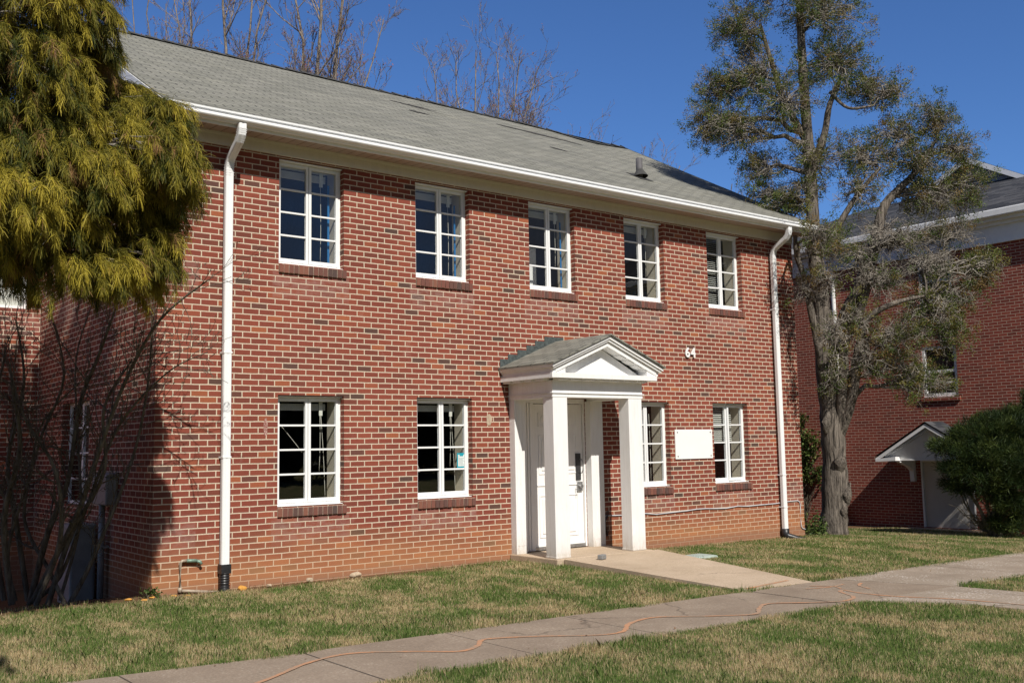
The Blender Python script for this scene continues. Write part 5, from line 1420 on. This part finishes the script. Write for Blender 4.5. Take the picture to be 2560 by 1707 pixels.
# ---------- bare multi-stem shrub by the side wall
def shrub():
    rg = np.random.default_rng(9)
    b = at(110, 1497, 12.2)
    base = np.array([b[0], b[1], float(zg(b[0], b[1])) - .05])
    t = empty('bare_shrub', tuple(base), 'leafless multi-stemmed shrub in front of the shaded side wall', 'shrub')
    tb = TB(); tips = []
    def twig(p, d, L, r, lev):
        n = 5; pts = [p]; dd = d
        for i in range(n - 1):
            dd = unit(dd + rg.normal(0, .16, 3) + np.array([0, 0, .05])); pts.append(pts[-1] + dd * L / (n - 1))
        pts = np.array(pts); tb.add(pts, np.linspace(r, max(.003, r * .4), n), 4)
        if lev < 3:
            for c in range(3 if lev == 1 else 3):
                i = rg.integers(1, n); ax = rg.normal(size=3)
                twig(pts[i], unit(unit(pts[i] - pts[i-1]) + ax * .5), L * rg.uniform(.35, .65), r * .5, lev + 1)
        else: tips.append(pts[-1])
    stems = [[(70, 1500, 12.2, .05), (40, 1300, 12.2, .045), (20, 1150, 12.0, .035), (60, 960, 12, .025), (40, 800, 11.9, .012)],
             [(75, 1505, 12.1, .055), (120, 1330, 12.0, .05), (170, 1200, 12.0, .04), (200, 1010, 12, .035), (250, 880, 11.8, .025), (300, 740, 11.6, .012)],
             [(80, 1505, 12.0, .05), (190, 1290, 11.8, .045), (240, 1150, 11.6, .04), (310, 960, 11.5, .03), (400, 800, 11.3, .02), (520, 700, 11.0, .010)],
             [(70, 1510, 12.1, .04), (150, 1440, 12.0, .032), (230, 1230, 11.9, .028), (300, 1060, 11.8, .022), (420, 930, 11.4, .012), (520, 880, 11.2, .006)],
             [(165, 1515, 11.8, .04), (120, 1420, 12.0, .035), (60, 1290, 12.2, .03), (100, 1100, 12.2, .025), (160, 940, 12.2, .02), (120, 760, 12, .01)],
             [(170, 1515, 11.8, .042), (230, 1400, 11.9, .035), (330, 1150, 12.1, .026), (370, 960, 12.0, .018), (380, 800, 11.8, .010)],
             [(10, 1500, 12.4, .05), (-20, 1300, 12.4, .04), (-30, 1100, 12.3, .03), (10, 900, 12.2, .02)],
             [(40, 1500, 12.0, .03), (20, 1380, 11.9, .028), (70, 1200, 11.8, .02), (110, 1050, 11.7, .014), (230, 930, 11.5, .008)],
             [(30, 1510, 11.8, .06), (10, 1300, 11.7, .05), (50, 1120, 11.6, .04), (30, 960, 11.5, .03)],
             [(90, 1512, 11.7, .045), (150, 1350, 11.6, .04), (140, 1180, 11.5, .03), (60, 1040, 11.5, .02), (20, 900, 11.5, .01)],
             [(120, 1510, 11.9, .05), (180, 1330, 11.9, .04), (260, 1180, 11.8, .03), (260, 1020, 11.7, .024), (330, 900, 11.6, .012)],
             [(150, 1500, 12.0, .03), (200, 1300, 12.2, .025), (195, 1100, 12.4, .02), (190, 900, 12.6, .015), (230, 760, 12.6, .008)]]
    for st in stems:
        P = np.array([at(a, b_, d_) for a, b_, d_, r in st]); r = np.array([x[3] * .72 for x in st])
        out = []; ro = []
        for i in range(len(P) - 1):
            p0, p1, p2, p3 = P[max(i-1, 0)], P[i], P[i+1], P[min(i+2, len(P)-1)]
            for q in np.linspace(0, 1, 6)[:-1]:
                out.append(.5 * ((2*p1) + (-p0+p2)*q + (2*p0-5*p1+4*p2-p3)*q*q + (-p0+3*p1-3*p2+p3)*q**3)); ro.append(r[i] + (r[i+1]-r[i]) * q)
        out.append(P[-1]); ro.append(r[-1]); out = np.array(out); tb.add(out, ro, 8)
        for c in range(17):
            i = rg.integers(len(out) // 4, len(out)); dirv = unit(out[i] - out[i-1])
            twig(out[i], unit(dirv + rg.normal(0, .5, 3)), rg.uniform(.25, .7), max(.005, ro[i] * .4), 1)
    tb.build('stems', m_sbark, t)
    tips = np.array(tips)[::3]
    V, F_, C = tufts(rg, tips, np.tile([0, 0, 1.0], (len(tips), 1)), 5, .02, .006, [(.07, .04, .025), (.1, .06, .03)], .1, .6)
    raw_mesh('seed_heads', V, F_, m_bud, t, C)
shrub()

# ---------- spreading juniper shrub at right
def juniper():
    rg = np.random.default_rng(21); D0 = 20.6
    b = at(2480, 1340, D0); base = np.array([b[0], b[1], float(zg(b[0], b[1]))])
    t = empty('juniper_shrub', tuple(base), 'dark green spreading evergreen shrub half hiding the beige door at right', 'shrub')
    tb = TB(); S0 = []; D1 = []
    m = D0 / FPX
    blobs = [(2400, 1090, 55, 25, 0, 22), (2470, 1070, 60, 30, .1, 24), (2540, 1050, 50, 45, .2, 22), (2345, 1120, 45, 25, -.1, 18), (2430, 1130, 80, 40, -.2, 34), (2520, 1120, 70, 50, 0, 30), (2365, 1170, 40, 18, -.2, 18), (2440, 1190, 85, 40, -.3, 36), (2540, 1190, 70, 50, -.1, 32),
             (2350, 1215, 26, 16, -.1, 8), (2420, 1225, 50, 20, -.2, 12), (2500, 1250, 50, 30, -.3, 18), (2550, 1270, 50, 45, -.2, 22), (2500, 1310, 40, 25, -.2, 10), (2590, 1020, 50, 50, .2, 16), (2490, 1060, 80, 30, .1, 24), (2560, 1090, 80, 40, .1, 26), (2490, 1150, 90, 40, -.35, 30), (2620, 1150, 70, 120, 0, 40), (2575, 1000, 26, 30, .1, 12), (2620, 1270, 60, 60, 0, 18)]
    for (a, b_, rx, ry, dd, n) in blobs:
        a += 38 if a < 2480 else 10
        c = at(a, b_, D0 + dd); limb = curve_pts(base, c, np.array([0, 0, -.15]), 8, rg, .03); tb.add(limb, np.linspace(.04, .01, 8), 6)
        n = int(n * 4.4); u = rg.normal(size=(n, 3)); u /= np.linalg.norm(u, axis=1, keepdims=True); u *= rg.uniform(.3, 1, (n, 1)) ** .5 * np.where(rg.random((n, 1)) < .14, rg.uniform(1.0, 1.55, (n, 1)), 1)
        tg = c + (u[:, :1] * rx * 1.08 * RT + u[:, 1:2] * ry * .72 * UP) * m + u[:, 2:3] * FW * rx * m
        S0.append(tg); o = tg - base; o[:, 2] *= .35; D1.append(o / np.linalg.norm(o, axis=1, keepdims=True))
        for g_ in tg[::4]: tb.add(curve_pts(limb[rg.integers(4, 8)], g_, np.zeros(3), 4, rg), [.008, .007, .005, .004], 3)
    for q in range(16):
        e = at(rg.uniform(2370, 2500), rg.uniform(1250, 1320), D0 - .3); tb.add(curve_pts(base + np.array([0, 0, .1]), e, rg.normal(0, .15, 3), 6, rg, .03), np.linspace(.02, .004, 6), 4)
    tb.build('stems', m_sbark, t)
    V, F_, C = tufts(rg, np.concatenate(S0), np.concatenate(D1), 70, .105, .034, [(.014, .028, .008), (.022, .040, .010), (.040, .060, .013), (.062, .084, .018)], .05, .085)
    raw_mesh('crown', V, F_, m_leaf, t, C)
juniper()

# ---------- climbing vine on the neighbour's wall and weeds at the corners
def leafy(name, pts, lab, cat, seed, size=.06, cols=None, n=7, stem_from=None):
    rg = np.random.default_rng(seed); pts = np.array(pts)
    b = pts[np.argmin(pts[:, 2])].copy()
    t = empty(name, tuple(b), lab, cat)
    tb = TB()
    for p in pts[::6]: tb.add(curve_pts(b, p, rg.normal(0, .05, 3), 6, rg, .02), np.linspace(.008, .003, 6), 4)
    tb.build('stems', m_sbark, t)
    V, F_, C = tufts(rg, pts, np.tile([-.6, -.6, .2], (len(pts), 1)), n, size, size * .5, cols or [(.05, .09, .02), (.08, .12, .03), (.11, .14, .035)], .1, .7)
    raw_mesh('leaves', V, F_, m_leaf, t, C)
rg = np.random.default_rng(31)
vp_ = []
for q in range(330):
    yy = rg.uniform(3.62, 4.42); zz = rg.uniform(.62, 2.35)
    if zz > 1.9 - (4.3 - yy) * .35 + rg.normal(0, .1) and yy < 4.05: continue
    if 1.02 < zz < 1.25 and yy < 3.95: continue
    vp_.append((XB - rg.uniform(.03, .16), yy, zz))
vp_.append((XB - .05, 4.2, -.4))
leafy('climbing_vine', vp_, 'green climbing vine on the far brick wall left of the cedar trunk', 'vine', 3, .085, [(.05, .085, .018), (.085, .12, .03), (.13, .15, .045)], 7)
wp = [(12.72 + rg.uniform(-.12, .28), -.02 + rg.uniform(-.12, .15), -.14 + abs(rg.normal(0, .17))) for q in range(70)]
leafy('corner_weed', wp, 'low green weed growing at the right foot of the brick building', 'plant', 4, .06)
wp = [(-.05 + rg.uniform(-.12, .14), -.14 + rg.uniform(-.06, .05), rg.uniform(.0, .07)) for q in range(20)]
leafy('corner_weed', wp, 'tiny green weed growing at the left foot of the brick building', 'plant', 5, .04)

# ------------------------------------------------------------------ grass
def grass():
    rg = np.random.default_rng(99)
    N0 = 3600000
    x = rg.uniform(-9, 24, N0); y = rg.uniform(-11.2, 1.6, N0)
    def inpoly(poly):
        r = np.zeros(len(x), bool); n = len(poly)
        for i in range(n):
            x1, y1 = poly[i]; x2, y2 = poly[(i+1) % n]
            c = ((y1 > y) != (y2 > y)) & (x < (x2 - x1) * (y - y1) / (y2 - y1 + 1e-12) + x1); r ^= c
        return r
    e = .07 * (np.sin(x * 3.1) + np.sin(x * 7.7 + 1) * .6 + np.sin(x * 17.3) * .4)
    walk = (y > np.where((x > 5.8) & (x < 7.62), -5.85, -5.70 + e * .5)) & (y < -4.43 + e * .6 + .19 * np.clip(-.2 - x, 0, 99)) & (x < 22)
    ent = inpoly(EWALK) & (np.abs(x - 5.44) > .03)
    south = inpoly([(5.80, -5.72), (7.55, -5.72), (7.68, -6.6), (7.72, -12), (6.5, -12), (6.36, -6.6)])
    porch = (x > 5.3) & (x < 7.28) & (y > -1.13)
    inside = (x > -.02) & (x < 12.53) & (y > -.02)
    bare = (y > -.25 - .22 * rg.random(N0) + e) & (x > -.6) & (x < 12.6) & (rg.random(N0) < np.clip(1.25 - (x - 1.5) * .16, .35, .97))
    shade = (x < .02) & (y > -.15 - .35 * rg.random(N0)) & (rg.random(N0) < .96)
    b2 = (x > 18.2)
    d = np.stack([x, y, zg(x, y)], -1) - CAM
    dep = d @ FW; px = d @ RT / np.maximum(dep, .1) * FPX; py = -(d @ UP) / np.maximum(dep, .1) * FPX
    vis = (dep > 2.5) & (np.abs(px) < 1280 + 900) & (py < 853.5 + 200)
    dens = np.clip((9.5 / np.maximum(dep, 1)) ** 1.1, .28, 1.0)
    ok = ~(walk | ent | south | porch | inside | bare | shade | b2) & vis & (rg.random(N0) < dens)
    x, y, dep = x[ok], y[ok], dep[ok]; n = len(x)
    # clumping: height varies with a smooth field
    fld = np.sin(x * 1.7 + np.sin(y * 1.3) * 1.4) * np.sin(y * 2.1 + x * .6) * .5 + .5
    # taller tufts, thickest along the edges of the concrete
    tx = np.concatenate([rg.uniform(-3, 8, 46), rg.uniform(-6, 16, 60)]); ty = np.concatenate([np.where(rg.random(46) < .5, -4.36, -5.80) + rg.normal(0, .05, 46), rg.uniform(-9, -.6, 60)])
    tuft = np.zeros(n)
    for q in range(len(tx)): tuft = np.maximum(tuft, np.exp(-((x - tx[q]) ** 2 + (y - ty[q]) ** 2) / rg.uniform(.05, .13) ** 2))
    h = (1 + .9 * tuft) * (.016 + .026 * rg.random(n) + .026 * fld * rg.random(n)) * np.where(rg.random(n) < .03, 1.7, 1)
    w = rg.uniform(.0011, .0023, n) * np.clip(dep / 8, 1, 2.4)
    a = rg.uniform(0, 2 * np.pi, n); lean = rg.uniform(.05, .62, n) * h
    b = np.stack([x, y, zg(x, y) - .004], -1)
    sd = np.stack([np.cos(a), np.sin(a), np.zeros(n)], -1) * w[:, None]
    la = a + rg.normal(1.57, .7, n)
    ln = np.stack([np.cos(la), np.sin(la), np.zeros(n)], -1) * lean[:, None]
    up = np.zeros((n, 3)); up[:, 2] = h
    V = np.stack([b - sd, b + sd, b + sd * .6 + ln * .4 + up * .65, b + ln + up, b - sd * .6 + ln * .4 + up * .65], 1).reshape(-1, 3)
    tag(raw_mesh('grass', V, np.arange(5 * n).reshape(-1, 5), m_blade), kind='stuff')
    print('blades', n)
grass()

# fallen leaves and bits of litter near the wall and on the walk
def litter():
    rg = np.random.default_rng(55); n = 700
    x = np.concatenate([rg.uniform(-2, 5.3, n // 2), rg.uniform(7.3, 12.8, n // 4), rg.uniform(-3, 9, n // 4)])
    y = np.concatenate([-.05 - np.abs(rg.normal(0, .18, n // 2 + n // 4)), rg.uniform(-5.7, -.5, n // 4)])
    b = np.stack([x, y, zg(x, y) + .024], -1); m = len(x)
    d = rg.normal(size=(m, 3)); d[:, 2] *= .25; d /= np.linalg.norm(d, axis=1, keepdims=True)
    s_ = np.cross(d, [0, 0, 1.0]); s_ /= np.linalg.norm(s_, axis=1, keepdims=True)
    L = rg.uniform(.012, .036, (m, 1))
    V = np.stack([b, b + d * L * .5 + s_ * L * .3, b + d * L, b + d * L * .5 - s_ * L * .3], 1).reshape(-1, 3)
    c = np.array([(.20, .11, .05), (.30, .20, .10), (.12, .07, .04)])[rg.integers(0, 3, m)]
    tag(raw_mesh('leaf_litter', V, np.arange(4 * m).reshape(-1, 4), m_bud, None, np.repeat(c, 4, 0)), kind='stuff')
litter()

# far line of evergreens across the campus (only mirrored in the window glass)
def woods():
    rg = np.random.default_rng(404); n = 5200
    x = rg.uniform(-70, 110, n); hgt = 8.5 + 2.2 * np.sin(x * .21) + 1.6 * np.sin(x * .53 + 1) + rg.normal(0, .7, n)
    z = rg.uniform(0, 1, n) ** .8 * hgt; y = -62 + rg.normal(0, 1.8, n)
    V, F_, C = tufts(rg, np.stack([x, y, z], -1), np.tile([0, .3, .3], (n, 1)), 9, 1.5, .6, [(.035, .045, .018), (.05, .05, .025), (.06, .052, .035)], .3, .5)
    tag(raw_mesh('woods', V, F_, m_leaf, None, C), kind='stuff')
woods()
